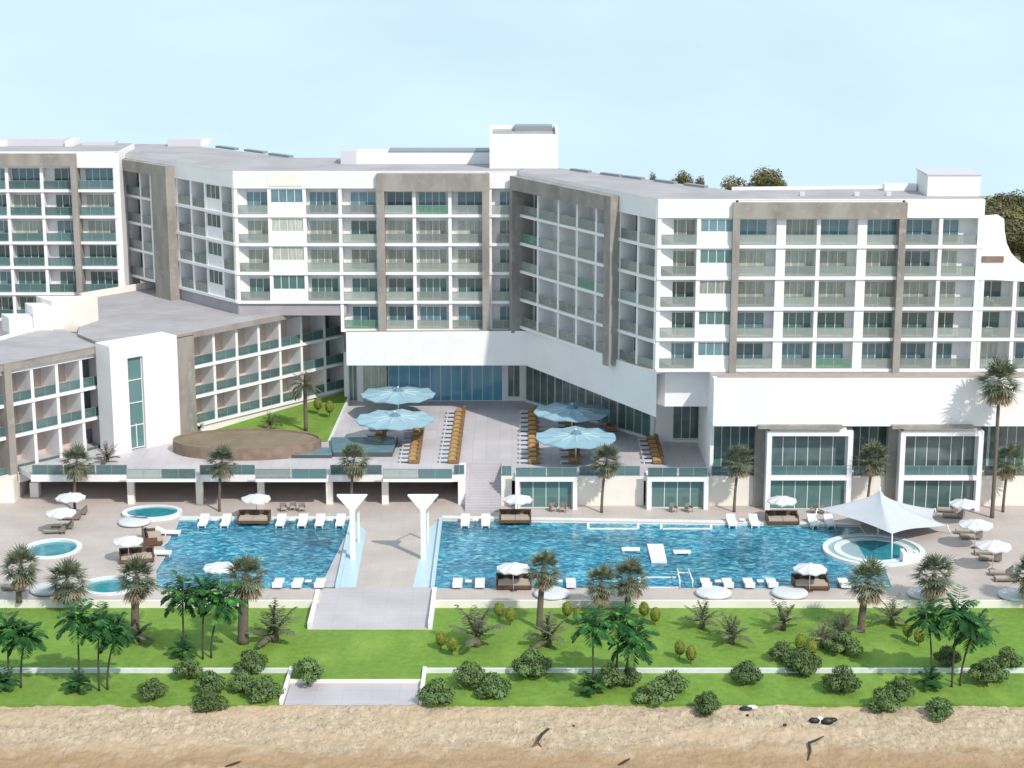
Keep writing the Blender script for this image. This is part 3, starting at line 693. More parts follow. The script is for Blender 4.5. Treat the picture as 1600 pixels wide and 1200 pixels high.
# right terrace front wall, with two framed glass bays
tw = empty('terrace_wall', (xs1, Yp, 0), 'white terrace retaining wall right of the steps with two framed glass doorways', 'wall')
b = MB()
bays = [(795, 904), (1001, 1109)]
xx = [xs1]; 
for u0, u1 in bays: xx += [Xp(u0, 770, Yp)+.3, Xp(u1, 770, Yp)-.3]
xx.append(X0-.06)
for i in (0, 2, 4): b.box(xx[i], xx[i+1], Yp-.01, Yp+.4, -.02, T-.02, 'white2')
b.box(xs1, xs1+.4, Yp+.4, Ys+.2, -.02, T-.03, 'white'); 
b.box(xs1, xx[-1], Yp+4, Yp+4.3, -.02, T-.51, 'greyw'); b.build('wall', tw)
for u0, u1 in bays:
    Yq = 180.0; x0, x1 = Xp(u0+10, 770, Yq), Xp(u1-2, 770, Yq); zt2 = Zy(746, Yq); t = .45
    b = MB(); b.box(x0, x0+t, Yq, Yp+1, -.02, zt2, 'white'); b.box(x1-t, x1, Yq, Yp+1, -.02, zt2, 'white'); b.box(x0+t, x1-t, Yq, Yp+.0, zt2-t, zt2-.001, 'white'); b.box(x0+t, x1-t, Yp+.0, Yp+1, zt2-t, T-.51, 'white')
    bx = b.build('framed_bay', tw); fq = Fr((x0+t, Yq), (x1-t, Yq))
    window(bx, fq, .05, -.7, .04, x1-x0-2*t-.1, zt2-t-.1, 'teal')
    for i in range(2): railing(bx, fq, -t+.05+i*(x1-x0)/2, -.1, zt2+.02, (x1-x0)/2-.1, 'railteal', 1.0)
for (u0, u1) in ((784, 800), (905, 1001)):
    x0, x1 = Xp(u0, 735, Yp), Xp(u1, 735, Yp); n = max(1, round((x1-x0)/3.5)); f = Fr((x0, Yp), (x1, Yp))
    for i in range(n): railing(tw, f, i*(x1-x0)/n, -.1, T, (x1-x0)/n-.05, 'railteal')
stp = MB(); ns = 18
for i in range(ns):
    y0 = Ya-2.6+(Ys-Ya+2.6)*i/ns; stp.box(xs0+.02, xs1-.02, y0, Ys, T*i/ns-(.02 if i == 0 else 0), T*(i+1)/ns-(.003 if i == ns-1 else 0), 'ramp')
tag(stp.build('steps'), 'broad pale flight of steps from the pool deck up to the terrace', 'steps')

# ------------------------------------------------------------------ lawn by the low wing, planter
lawnU = MB()
P = [fw.p(-.2, .62, T+.006), fw.p(fw.L*.4, .56, T+.45), fw.p(fw.L+.2, .56, T+.9), G(543, 622, T+.5), G(512, 690, T+.02), G(470, 693, T+.02), G(385, 700, T+.02), G(275, 695, T+.02)]
for i in range(1, len(P)-1): lawnU.face([P[0], P[i+1], P[i]], 'grass')
lawnU.face([G(236, 680, T+.01), G(275, 690, T+.01), G(285, 676, T+.01), G(262, 676, T+.01)], 'grass')
tag(lawnU.build('terrace_lawn'), kind='structure')
k = MB()
a, b_ = G(543, 622, T+.5), G(512, 690, T); fq = Fr(xy(b_), xy(a))
k.prism([xy(fq.p(0, 0, 0)), xy(fq.p(fq.L, 0, 0)), xy(fq.p(fq.L, .3, 0)), xy(fq.p(0, .3, 0))], T-.1, T+.1, 'coping', ztop=[T+.1, T+.62, T+.62, T+.1])
tag(k.build('lawn_kerb'), 'thin white kerb between the upper lawn and the paved terrace', 'kerb')
pl = empty('planter', G(385, 697, T), 'large oval brown planter filled with mulch in front of the low wing lawn', 'planter')
c = G(386, 692, T); rx = (G(500, 692, T).x-G(272, 692, T).x)/2; ry = (G(386, 669, T+1.3).y-G(386, 701, T+1.3).y)/2; c = G(386, 685, T+1.3)
ring = [(c.x+rx*math.cos(t), c.y+ry*math.sin(t)) for t in [2*PI*i/48 for i in range(48)]]
ring2 = [(c.x+(rx-.25)*math.cos(t), c.y+(ry-.25)*math.sin(t)) for t in [2*PI*i/48 for i in range(48)]]
b = MB(); b.sheet([ring, ring2], T+1.3, 'corten', 1.35); b.build('rim', pl)
b = MB(); b.sheet([ring2], T+1.12, 'soil'); b.build('mulch', pl)
sk = MB(); p0, p1 = G(520, 714, T), G(613, 714, T); q0_, q1_ = G(517, 690, T), G(622, 690, T)
sk.prism([xy(p0), xy(p1), xy(q1_), xy(q0_)], T+.002, T+.5, 'darkmetal', mtop='glass_sky'); 
sk.prism([xy(G(456, 716, T)), xy(G(519, 716, T)), xy(G(517, 704, T)), xy(G(468, 704, T))], T+.002, T+.35, 'darkmetal', mtop='glass_sky')
tag(sk.build('skylight'), 'flat grey blue glass skylight on the terrace beside the planter', 'skylight')

# ------------------------------------------------------------------ pool deck with its openings
def gl(pp, z=0): return [tuple(G(u, v, z)[:2]) for u, v in pp]
def ell(u, v, rx_, ryy, n=40, z=0):
    c = G(u, v, z); r = (G(u+rx_, v, z)-c).length; r2 = abs(G(u, v-ryy, z).y-c.y)
    return [(c.x+r*math.cos(2*PI*i/n), c.y+r2*math.sin(2*PI*i/n)) for i in range(n)]
cj = G(1365, 860); rj = 4.75
poolL = gl([(527, 919), (245, 919), (244, 890), (262, 862), (252, 852), (262, 846), (276, 822), (280, 811), (549, 811)])
jc = [(cj.x+rj*math.cos(t), cj.y+rj*math.sin(t)*1.0) for t in [math.radians(a) for a in range(205, 84, -10)]]
poolR = gl([(676, 919), (690, 812), (1343, 822), (1352, 832)]) + jc[::-1][:-1] + gl([(1302, 873), (1340, 884), (1382, 886), (1394, 919)])
spas = [ell(82, 858, 38, 13), ell(172, 916, 38, 12), ell(238, 804, 40, 9)]
FY = Yg(938, 0); LW = 0
XL, XR = -95, 95
bl0, bl1 = G(503, 919), G(675, 919)
outer = [(XL, FY), (G(498, 938).x, FY), (bl0.x, bl0.y), (bl1.x, bl1.y), (G(673, 938).x, FY), (XR, FY), (XR, 235), (XL, 235)]
hole = lambda l: list(reversed(l))
dk = MB(); dk.sheet([outer, poolL, poolR, spas[0], spas[1]], 0, 'deck', .62, 'white2')
struct(dk.build('pool_deck'))
def watersheet(loops, z, m, name='pool_water'):
    b = MB()
    for l in loops: b.sheet([l], z, m)
    return struct(b.build(name))
def grow(l, k):
    cx = sum(p[0] for p in l)/len(l); cy = sum(p[1] for p in l)/len(l)
    return [(cx+(p[0]-cx)*k, cy+(p[1]-cy)*k) for p in l]
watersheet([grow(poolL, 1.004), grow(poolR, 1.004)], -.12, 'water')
# coping strips along the far and side edges of the pools
def strip(name, a, b, w, m, z0=.004, z1=.06, lab=None):
    f = Fr(xy(a), xy(b)); s = MB(); s.box(0, f.L, -w/2, w/2, z0, z1, m, f); o = s.build(name); return o
cop = MB()
for (a, b, w, m) in ((G(282, 809), G(549, 809), .7, 'coping'), (G(690, 808), G(1345, 819), .8, 'coping')):
    f = Fr(xy(a), xy(b)); cop.box(0, f.L, -w/2, w/2, .004, .05, m, f)
for (a, b, w, m) in ((G(527, 919), G(550, 812), .35, 'cyanedge'), (G(676, 919), G(689, 812), .35, 'cyanedge')):
    f = Fr(xy(a), xy(b)); cop.box(0, f.L, -w/2, w/2, .004, .3, m, f)
struct(cop.build('pool_coping'))
br = MB()                                              # shallow pale blue channels along the walkway
br.sheet([gl([(531, 918), (556, 918+0), (572, 830), (553, 812)])], .008, 'cyanedge'); br.sheet([gl([(645, 918), (672, 918), (686, 812), (664, 830)])], .008, 'cyanedge')
br.sheet([gl([(500, 918), (531, 918), (553, 812), (552, 812)])], .006, 'ramp')
struct(br.build('walkway_edge'))
for i, (sp_, nm) in enumerate(zip(spas, ('round spa pool with white rim at the left edge of the deck', 'round spa pool between the two front fan palms at left', 'curved spa pool at the far left corner of the left pool'))):
    c = (sum(p[0] for p in sp_)/len(sp_), sum(p[1] for p in sp_)/len(sp_)); r = max(p[0] for p in sp_)-c[0]; r2 = max(p[1] for p in sp_)-c[1]
    s = empty('spa_pool', (c[0], c[1], 0), 'small '+nm, 'spa pool', 'small round spa pools')
    b = MB(); b.sheet([[(c[0]+(r+.45)*math.cos(t), c[1]+(r2+.45)*math.sin(t)) for t in [2*PI*k/40 for k in range(40)]], [(c[0]+(r-.05)*math.cos(t), c[1]+(r2-.05)*math.sin(t)) for t in [2*PI*k/40 for k in range(40)]]], .34 if i == 2 else .14, 'coping', .36 if i == 2 else .3); b.build('rim', s)
    b = MB(); b.sheet([[(c[0]+(r-.02)*math.cos(t), c[1]+(r2-.02)*math.sin(t)) for t in [2*PI*k/40 for k in range(40)]]], .2 if i == 2 else -.1, 'calm'); b.build('water', s)
# whirlpool circle at the right pool
jz = empty('whirlpool', (cj.x, cj.y, 0), 'wide round whirlpool basin with pale stepped rings under the white sail', 'whirlpool')
def ringm(r0, r1, z, m, sk_, a0=0, a1=2*PI, n=48):
    full = abs(a1-a0-2*PI) < .01; b = MB()
    if full: b.sheet([[(cj.x+r1*math.cos(t), cj.y+r1*math.sin(t)) for t in [2*PI*k/n for k in range(n)]], [(cj.x+r0*math.cos(t), cj.y+r0*math.sin(t)) for t in [2*PI*k/n for k in range(n)]]], z, m, sk_)
    else:
        A = [a0+(a1-a0)*k/n for k in range(n+1)]
        b.sheet([[(cj.x+r1*math.cos(t), cj.y+r1*math.sin(t)) for t in A]+[(cj.x+r0*math.cos(t), cj.y+r0*math.sin(t)) for t in reversed(A)]], z, m, sk_)
    return b
ringm(4.3, 4.8, .16, 'coping', .5).build('outer_rim', jz)
ringm(3.1, 3.75, .10, 'coping', .4).build('inner_ring', jz)
b = MB(); b.sheet([[(cj.x+4.32*math.cos(t), cj.y+4.32*math.sin(t)) for t in [2*PI*k/48 for k in range(48)]]], .03, 'shallow'); b.build('shallow_water', jz)
b = MB(); b.sheet([[(cj.x+2.9*math.cos(t)+.1, cj.y+2.9*math.sin(t)) for t in [2*PI*k/40 for k in range(-13, 14)]]], .045, 'calm'); b.build('deep_water', jz)
b = MB(); p = G(1411, 880); b.box(p.x, p.x+.35, p.y, p.y+1.6, -.1, .9, 'white'); b.box(p.x+.35, p.x+1.6, p.y+.0, p.y+.3, -.1, .85, 'white'); b.box(p.x+1.25, p.x+1.6, p.y+.3, p.y+1.5, -.1, .8, 'white'); b.build('step_block', jz)

# ------------------------------------------------------------------ front: ramp, lawns, paths, beach, ground
ZG = -.6
FY2 = FY-.02
rp = MB()
p = [G(503, 919, -.0), G(675, 919, -.0), G(669, 983, ZG+.03), G(487, 983, ZG+.03)]
rp.face(p, 'ramp'); rp.face([(q.x, q.y, ZG-.2) for q in reversed(p)], 'ramp')
for i in range(4):
    a, b_ = p[i], p[(i+1) % 4]; rp.face([a, b_, (b_.x, b_.y, ZG-.2), (a.x, a.y, ZG-.2)], 'white2')
struct(rp.build('entrance_ramp'))
def lowwall(name, a, b, w, z0, za, zb_, lab):
    f = Fr(xy(a), xy(b)); s = MB(); s.prism([xy(f.p(0, 0, 0)), xy(f.p(f.L, 0, 0)), xy(f.p(f.L, w, 0)), xy(f.p(0, w, 0))], z0, za, 'white', ztop=[za, zb_, zb_, za])
    return tag(s.build(name), lab, 'low wall', 'white side walls of the ramps')
lowwall('ramp_wall', p[3], G(500, 925, 0), -.35, ZG-.1, .0, .28, 'sloping white side wall on the left of the upper walkway ramp')
lowwall('ramp_wall', p[2], G(676, 922, 0), .35, ZG-.1, .0, .28, 'sloping white side wall on the right of the upper walkway ramp')
cb = MB(); cb.box(XL, G(496, 938).x, FY-.3, FY-.03, ZG-.1, .06, 'white2'); struct(cb.build('deck_kerb'))
cb = MB(); cb.box(G(676, 938).x, XR, FY-.3, FY-.03, ZG-.1, .06, 'white2'); struct(cb.build('deck_kerb'))
YK = Yg(1046, ZG); YB = Yg(1101, ZG-.35); YM = Yg(1061, ZG)
xg0, xg1 = G(458, 1048, ZG).x, G(661, 1048, ZG).x; xh0, xh1 = G(443, 1100, -.95).x, G(652, 1100, -.95).x
lw_ = MB(); lw_.sheet([[(XL, YK), (xg0, YK), (xg0-.15, YM), (xg1+.1, YM), (xg1, YK), (XR, YK), (XR, FY), (XL, FY)]], ZG, 'grass', .5, 'white2'); struct(lw_.build('upper_lawn'))
def slope_sheet(name, x00, x01, x10, x11, y0, z0, y1, z1, m, th=.4):
    b = MB(); P = [(x00, y0, z0), (x01, y0, z0), (x11, y1, z1), (x10, y1, z1)]; b.face(P, m)
    for i in range(4):
        a, c = P[i], P[(i+1) % 4]; b.face([a, c, (c[0], c[1], c[2]-th), (a[0], a[1], a[2]-th)], m)
    return struct(b.build(name))
slope_sheet('lower_lawn', XL, xh0-.35, XL, xg0-.3, YB, -.92, YK-.25, ZG-.22, 'grass')
slope_sheet('lower_lawn', xh1+.35, XR, xg1+.3, XR, YB, -.92, YK-.25, ZG-.22, 'grass')
slope_sheet('beach_path', xh0, xh1, xg0, xg1, YB+.3, -1.12, YM-.02, ZG-.35, 'ramp')
kb = MB(); kb.box(XL, xg0-.02, YK-.24, YK-.02, ZG-.5, ZG+.16, 'coping'); tag(kb.build('lawn_kerb'), 'thin white kerb across the front lawn left of the beach path', 'kerb')
kb = MB(); kb.box(xg1+.02, XR, YK-.24, YK-.02, ZG-.5, ZG+.16, 'coping'); tag(kb.build('lawn_kerb'), 'thin white kerb across the front lawn right of the beach path', 'kerb')
lowwall('ramp_wall', (xh0-.1, YB+.35), (xg0, YK-.1), -.28, -1.5, -.75, ZG+.3, 'short white side wall on the left of the lower beach path')
lowwall('ramp_wall', (xh1+.1, YB+.35), (xg1, YK-.1), .28, -1.5, -.75, ZG+.3, 'short white side wall on the right of the lower beach path')
# beach: one displaced sheet
rnd = random.Random(3)
def grid(name, x0, x1, y0, y1, nx, ny, zf, m, mf=None):
    vs = [(x0+(x1-x0)*i/nx, y0+(y1-y0)*j/ny, zf(x0+(x1-x0)*i/nx, y0+(y1-y0)*j/ny)) for j in range(ny+1) for i in range(nx+1)]
    b = MB(); fs = [(j*(nx+1)+i, j*(nx+1)+i+1, (j+1)*(nx+1)+i+1, (j+1)*(nx+1)+i) for j in range(ny) for i in range(nx)]
    b.shape(vs, fs, m, True)
    if mf:
        k = b.mi(mf[0])
        for q, f in enumerate(fs):
            c = vs[f[0]]
            if mf[1](c[0], c[1]): b.m[q] = k
    return b.build(name)
from mathutils import noise as mn
def sandz(x, y):
    base = -1.08-.014*max(0, YB-y)
    if y > YB+.2: base -= .25
    return base + .16*mn.noise(Vector((x*.55, y*.7, 0))) + .10*mn.noise(Vector((x*1.6, y*1.7, 3))) + .07*mn.noise(Vector((x*3.6, y*3.2, 7)))
struct(grid('beach_sand', -48, 48, 105, YB+1.5, 620, 150, sandz, 'sand'))
yw = Yg(1158, -1.3)
gs = MB(); gs.sheet([[(-400, 40), (400, 40), (400, YB+.6), (-400, YB+.6)], [(-47.5, 105.5), (47.5, 105.5), (47.5, YB+.5), (-47.5, YB+.5)]], -1.42, 'sand'); struct(gs.build('beach_sand'))
gs = MB(); gs.sheet([[(-420, 30), (420, 30), (420, 440), (-420, 440)]], -1.6, 'earth'); struct(gs.build('ground'))

# ------------------------------------------------------------------ light
az, el = math.radians(37), math.radians(44)
tos = Vector((math.sin(az)*math.cos(el), -math.cos(az)*math.cos(el), math.sin(el)))
sd = bpy.data.lights.new('sun', 'SUN'); so = bpy.data.objects.new('sun', sd); COL.objects.link(so)
sd.energy = 3.0; sd.angle = math.radians(1.0); sd.color = (1, .94, .85)
so.rotation_euler = tos.to_track_quat('Z', 'Y').to_euler(); so.location = (60, -60, 120)
w = bpy.data.worlds.new('World'); scene.world = w; w.use_nodes = True
nt = w.node_tree; bg = nt.nodes['Background']
sky = nt.nodes.new('ShaderNodeTexSky'); sky.sky_type = 'NISHITA'; sky.sun_disc = False
sky.sun_elevation = el; sky.sun_rotation = math.atan2(tos.x, tos.y); sky.air_density = 1.0; sky.dust_density = .9; sky.ozone_density = 1.0
tc = nt.nodes.new('ShaderNodeTexCoord'); ad = nt.nodes.new('ShaderNodeVectorMath'); ad.operation = 'ADD'; ad.inputs[1].default_value = (0, 0, .34)
nm = nt.nodes.new('ShaderNodeVectorMath'); nm.operation = 'NORMALIZE'
nt.links.new(tc.outputs['Generated'], ad.inputs[0]); nt.links.new(ad.outputs[0], nm.inputs[0]); nt.links.new(nm.outputs[0], sky.inputs[0])
sm = nt.nodes.new('ShaderNodeMix'); sm.data_type = 'RGBA'; sm.inputs[7].default_value = (4.15, 5.3, 5.65, 1)   # thin bright high haze, a little uneven
tcw = nt.nodes.new('ShaderNodeTexCoord'); mpw = nt.nodes.new('ShaderNodeMapping'); mpw.inputs['Scale'].default_value = (1, 1, 2.6); nt.links.new(tcw.outputs['Generated'], mpw.inputs[0])
nw = nt.nodes.new('ShaderNodeTexNoise'); nw.inputs['Scale'].default_value = 5; nw.inputs['Detail'].default_value = 5; nt.links.new(mpw.outputs[0], nw.inputs[0])
rw = nt.nodes.new('ShaderNodeMapRange'); rw.inputs[1].default_value = .3; rw.inputs[2].default_value = .7; rw.inputs[3].default_value = .66; rw.inputs[4].default_value = .95
nt.links.new(nw.outputs[0], rw.inputs[0]); nt.links.new(rw.outputs[0], sm.inputs[0])
nt.links.new(sky.outputs[0], sm.inputs[6]); nt.links.new(sm.outputs[2], bg.inputs[0]); bg.inputs[1].default_value = .15
scene.view_settings.view_transform = 'Standard'; scene.view_settings.look = 'None'; scene.view_settings.exposure = .32
scene.render.engine = 'CYCLES'

# ------------------------------------------------------------------ plants
def blade(mb, p0, p1, w, m, up=Vector((0, 0, 1)), tip=.15):
    d = (p1-p0); sd_ = d.cross(up)
    if sd_.length < 1e-4: sd_ = Vector((1, 0, 0))
    sd_ = sd_.normalized()*w/2; mid = p0+d*.5
    mb.face([p0-sd_*.35, mid-sd_, p1-sd_*tip, p1+sd_*tip, mid+sd_, p0+sd_*.35], m)
def fan_crown(seed, dry=False):
    r = random.Random(seed); mb = MB(); n = 26 if dry else 50
    for i in range(n):
        azi = i*2.399+r.uniform(-.2, .2)
        e = r.uniform(-1.35, -.75) if dry else math.radians(80-122*(i/n)**.9)+r.uniform(-.15, .15)
        d = Vector((math.cos(azi)*math.cos(e), math.sin(azi)*math.cos(e), math.sin(e)))
        L = r.uniform(.35, .95) if dry else r.uniform(.55, .95)
        c = d*L + Vector((0, 0, -.1 if e < .4 else 0)); m = 'fandry' if dry or (e < -.45 and r.random() < .5) else 'fan'
        blade(mb, d*.08, c, .05, m, tip=1)
        side = d.cross(Vector((0, 0, 1))).normalized(); nrm = side.cross(d).normalized()
        R = r.uniform(.6, .95)*(.75 if dry else 1); k = 10
        for j in range(k):
            t = (j/(k-1)-.5)*(1.7 if dry else 3.3)
            q = d*math.cos(t)+side*math.sin(t)
            rr = R*(1-.18*abs(t))
            tip = c+q*rr+nrm*r.uniform(-.06, .05)+Vector((0, 0, -.16*rr if not dry else -.25))
            blade(mb, c, tip, .105, m, nrm, tip=.2)
    return mb.mesh('skirt' if dry else 'crown')
def frond(mb, d0, L, bend, m, r, nl=13, wl=.5, w=.06, stem='trunk2'):
    p = Vector((0, 0, 0)); d = d0.copy(); seg = 9; sd_ = d0.cross(Vector((0, 0, 1)))
    sd_ = sd_.normalized() if sd_.length > .01 else Vector((1, 0, 0)); P = [p]
    for i in range(seg):
        p = p+d*(L/seg); d = (d+Vector((0, 0, -bend/seg))).normalized(); P.append(p)
    for i in range(seg):
        blade(mb, P[i], P[i+1], .045*(1-i/seg)+.015, m, tip=1)
    for k in range(nl*2):
        t = .16+.84*(k//2)/(nl-1); s_ = 1 if k % 2 else -1; f = t*seg; i = min(seg-1, int(f)); q = P[i].lerp(P[i+1], f-i)
        dd = (P[i+1]-P[i]).normalized(); ln = wl*(math.sin(PI*(.12+.8*t))**.7)
        tip = q+(sd_*s_*.85+dd*.55+Vector((0, 0, r.uniform(-.55, -.1)))).normalized()*ln
        blade(mb, q, tip, w, m, Vector((0, 0, 1)), tip=.2)
def pinnate(seed, n, L, bend, elo, ehi, m, wl=.5, w=.07, nl=13):
    r = random.Random(seed); mb = MB()
    for i in range(n):
        a = i*2.399+r.uniform(-.25, .25); e = math.radians(ehi-(ehi-elo)*(i/n))+r.uniform(-.1, .1)
        frond(mb, Vector((math.cos(a)*math.cos(e), math.sin(a)*math.cos(e), math.sin(e))), L*r.uniform(.85, 1.1), bend*r.uniform(.85, 1.15), m, r, nl, wl, w)
    return mb.mesh('crown')
def leafcloud(mb, blobs, n, size, m, seed, shell=.6):
    r = random.Random(seed); tot = sum(b[3]**2 for b in blobs)
    for (x, y, z, R, sz) in blobs:
        for i in range(int(n*R*R/tot)):
            v = Vector((r.gauss(0, 1), r.gauss(0, 1), r.gauss(0, 1))).normalized(); k = R*(shell+(1-shell)*r.random()**.5)*r.uniform(.88, 1.06)
            c = Vector((x+v.x*k, y+v.y*k, z+v.z*k*sz))
            nrm = (v+Vector((r.uniform(-.6, .6), r.uniform(-.6, .6), r.uniform(-.3, .7)))).normalized(); a = nrm.orthogonal().normalized(); b = nrm.cross(a)
            t = r.uniform(0, PI); a2 = a*math.cos(t)+b*math.sin(t); b2 = nrm.cross(a2); s_ = size*r.uniform(.6, 1.3)
            mb.face([c-a2*s_, c-b2*s_*.45, c+a2*s_, c+b2*s_*.45], m)
CR = [fan_crown(s) for s in (1, 2, 3)]; SKT = [fan_crown(s, True) for s in (4, 5)]
def trunk_mesh(h, r0, r1, lean, m='trunk', ringed=True):
    mb = MB(); n = max(8, int(h*2.2)); P = []; R = []
    for i in range(n+1):
        t = i/n; P.append((lean[0]*t*t, lean[1]*t*t, h*t)); R.append((r0+(r1-r0)*t**.6)*(1+(.06 if ringed and i % 2 else 0)))
    mb.tube(P, R, m, 9); return mb.mesh('trunk')
rv = random.Random(11)
def fanpalm(u, vb, uc, vc, rad_px, z0, label, grp, thick=1.0):
    p = G(u, vb, z0); top = V(uc, vc+4, p.y); h = top.z-z0
    root = empty('fan_palm', p, label, 'palm tree', grp)
    r = .19*thick; inst(trunk_mesh(h, r*1.35, r, (top.x-p.x, 0)), 'trunk', root)
    sc = rad_px/ (F/(p.y*cp+(H-top.z)*sp)) /1.36
    rz = rv.uniform(0, 6); loc = (top.x-p.x, 0, h)
    inst(rv.choice(CR), 'crown', root, loc, rz, sc); inst(rv.choice(SKT), 'skirt', root, (loc[0], 0, h-.05), rz+1, sc*.95)
    return root
gb, gf, gl_ = 'fan palms along the back of the pool deck', 'fan palms along the front edge of the pool deck', 'fan palms on the front lawn'
BK = [(117, 797, 120, 716, 27, 1, 'left'), (343, 799, 347, 716, 26, 1, ''), (549, 794, 553, 713, 27, 1, ''), (940, 801, 948, 714, 27, 1, ''), (1147, 800, 1155, 714, 27, 1, ''), (1355, 800, 1365, 712, 27, 1, ''), (1567, 800, 1577, 714, 28, 1, '')]
LB = ['fan palm behind the two white umbrellas at the far left of the arcade', 'fan palm standing in front of the arcade right of the oval planter', 'fan palm rising behind the left white pylon by the arcade', 'fan palm between the two framed glass doorways of the terrace wall', 'fan palm left of the first tall framed glass bay', 'fan palm behind the white sail canopy between the tall framed bays', 'shorter fan palm beside the very tall palm at the right']
for q, l in zip(BK, LB): fanpalm(q[0], q[1], q[2], q[3], q[4], 0, l, gb, .62)
fanpalm(1550, 809, 1562, 590, 37, 0, 'very tall fan palm reaching up to the podium roof at the right', gb, .85)
FR = [(30, 941, 33, 880, 33, 0, 1.1), (103, 943, 105, 902, 35, 0, 1.1), (212, 1003, 213, 897, 35, ZG, 1.5), (380, 1005, 385, 895, 36, ZG, 1.9), (843, 982, 850, 884, 31, ZG, 1.2), (938, 962, 940, 906, 30, ZG, 1.1), (980, 957, 985, 897, 31, ZG, 1.1), (1345, 987, 1357, 902, 35, ZG, 1.4), (1455, 951, 1460, 892, 35, ZG, 1.1), (1608, 951, 1612, 890, 33, ZG, 1.1)]
LF = ['front fan palm nearest the left edge of the photo', 'front fan palm between the two small round spa pools', 'bushy front fan palm hiding the brown daybed at the left pool corner', 'thick trunked front fan palm before the left pool near the walkway', 'front fan palm just right of the brown daybed on the right pool', 'left one of the close pair of front fan palms at the right pool', 'right one of the close pair of front fan palms at the right pool', 'leaning front fan palm at the near right corner of the right pool', 'front fan palm right of the whirlpool on the paved deck', 'front fan palm cut off by the right edge of the photo']
for q, l in zip(FR, LF): fanpalm(q[0], q[1], q[2], q[3], q[4], q[5], l, gf, q[6])
# date palms and low feather palms
DC = [pinnate(21, 13, 1.6, 1.0, 18, 86, 'date', .36, .13, 12), pinnate(22, 11, 1.65, .9, 22, 86, 'date', .36, .13, 12)]
DT = pinnate(23, 34, 1.55, 1.3, -35, 80, 'date', .4, .07)
p = G(478, 672, T+.2); top = V(478, 601, p.y); root = empty('date_palm', p, 'slim date palm with dark trunk on the upper lawn by the low wing', 'palm tree')
inst(trunk_mesh(top.z-p.z, .24, .2, (0, 0)), 'trunk', root); inst(DT, 'crown', root, (0, 0, top.z-p.z), 0, 1.35)
LP = [(430, 1003, 66, 'low feather palm on the lawn left of the upper walkway ramp'), (745, 1010, 70, 'low feather palm on the lawn right of the upper walkway ramp'), (857, 1010, 56, 'low feather palm at the foot of the front fan palm on the right pool side'),
      (1097, 982, 48, 'low feather palm against the deck kerb right of the palm pair'), (1143, 1006, 50, 'low feather palm on mid lawn, lower neighbour of the one by the kerb'), (1224, 984, 50, 'low feather palm by the kerb left of the golden shrubs'),
      (1313, 1000, 50, 'upper low feather palm beside the leaning fan palm'), (1284, 1012, 44, 'lower low feather palm beside the leaning fan palm'), (1393, 976, 48, 'low feather palm by the kerb between the two right front fan palms'), (1532, 1000, 46, 'low feather palm behind the dark palm clump at the right'),
      (213, 1004, 46, 'low feather palm at the foot of the bushy front fan palm at left')]
for i, (u, vb, hp, lab) in enumerate(LP):
    p = G(u, vb, ZG); sc = hp/17.6/2.15
    root = empty('feather_palm', p, lab, 'palm plant', 'low feather palms on the front lawn'); mb = MB(); mb.tube([(0, 0, -.05), (0, 0, .28), (0, 0, .5)], [.17, .2, .12], 'trunk', 8)
    inst(mb.mesh('trunk'), 'trunk', root, sc=sc); inst(DC[i % 2], 'crown', root, (0, 0, .42*sc), rv.uniform(0, 6), sc)
for (u, v, zz, s_, lab) in ((422, 668, T+.35, .95, 'spiky feather palm on the upper lawn below the low wing'), (312, 672, T+.4, .5, 'small spiky feather palm at the corner of the low wing'), (168, 722, T, 1.15, 'yellow green feather palm on the terrace below the left wing')):
    root = empty('feather_palm', G(u, v, zz), lab, 'palm plant', 'feather palms on the terrace'); mb = MB(); mb.tube([(0, 0, -.05), (0, 0, .4)], [.16, .14], 'trunk', 8)
    inst(mb.mesh('trunk'), 'trunk', root, sc=s_); inst(DC[0], 'crown', root, (0, 0, .3*s_), 1, s_)
# dark lush palm clumps
LC = [pinnate(s, 19, 1.75, 1.75, -20, 80, 'lush', .72, .17, 12) for s in (31, 32, 33)]
LS = pinnate(34, 14, 1.15, 1.3, 0, 80, 'lush', .55, .16, 9)
CL = [([(15, 1078, 12, 985), (33, 1075, 42, 992)], (5, 1078), 'at the left edge'),
      ([(125, 1078, 122, 970), (155, 1080, 157, 972), (168, 1078, 182, 990)], (122, 1082), 'below the bushy fan palm'),
      ([(288, 1028, 285, 930), (317, 1030, 322, 924), (330, 1028, 348, 940)], (286, 1028), 'before the left pool'),
      ([(927, 1082, 925, 980), (963, 1070, 968, 968), (976, 1070, 990, 1000)], (924, 1085), 'before the right pool'),
      ([(1455, 1072, 1450, 968), (1487, 1074, 1494, 958), (1500, 1072, 1522, 985)], (1453, 1076), 'on the right lawn')]
nm3 = ['left tall', 'middle tall', 'right leaning']
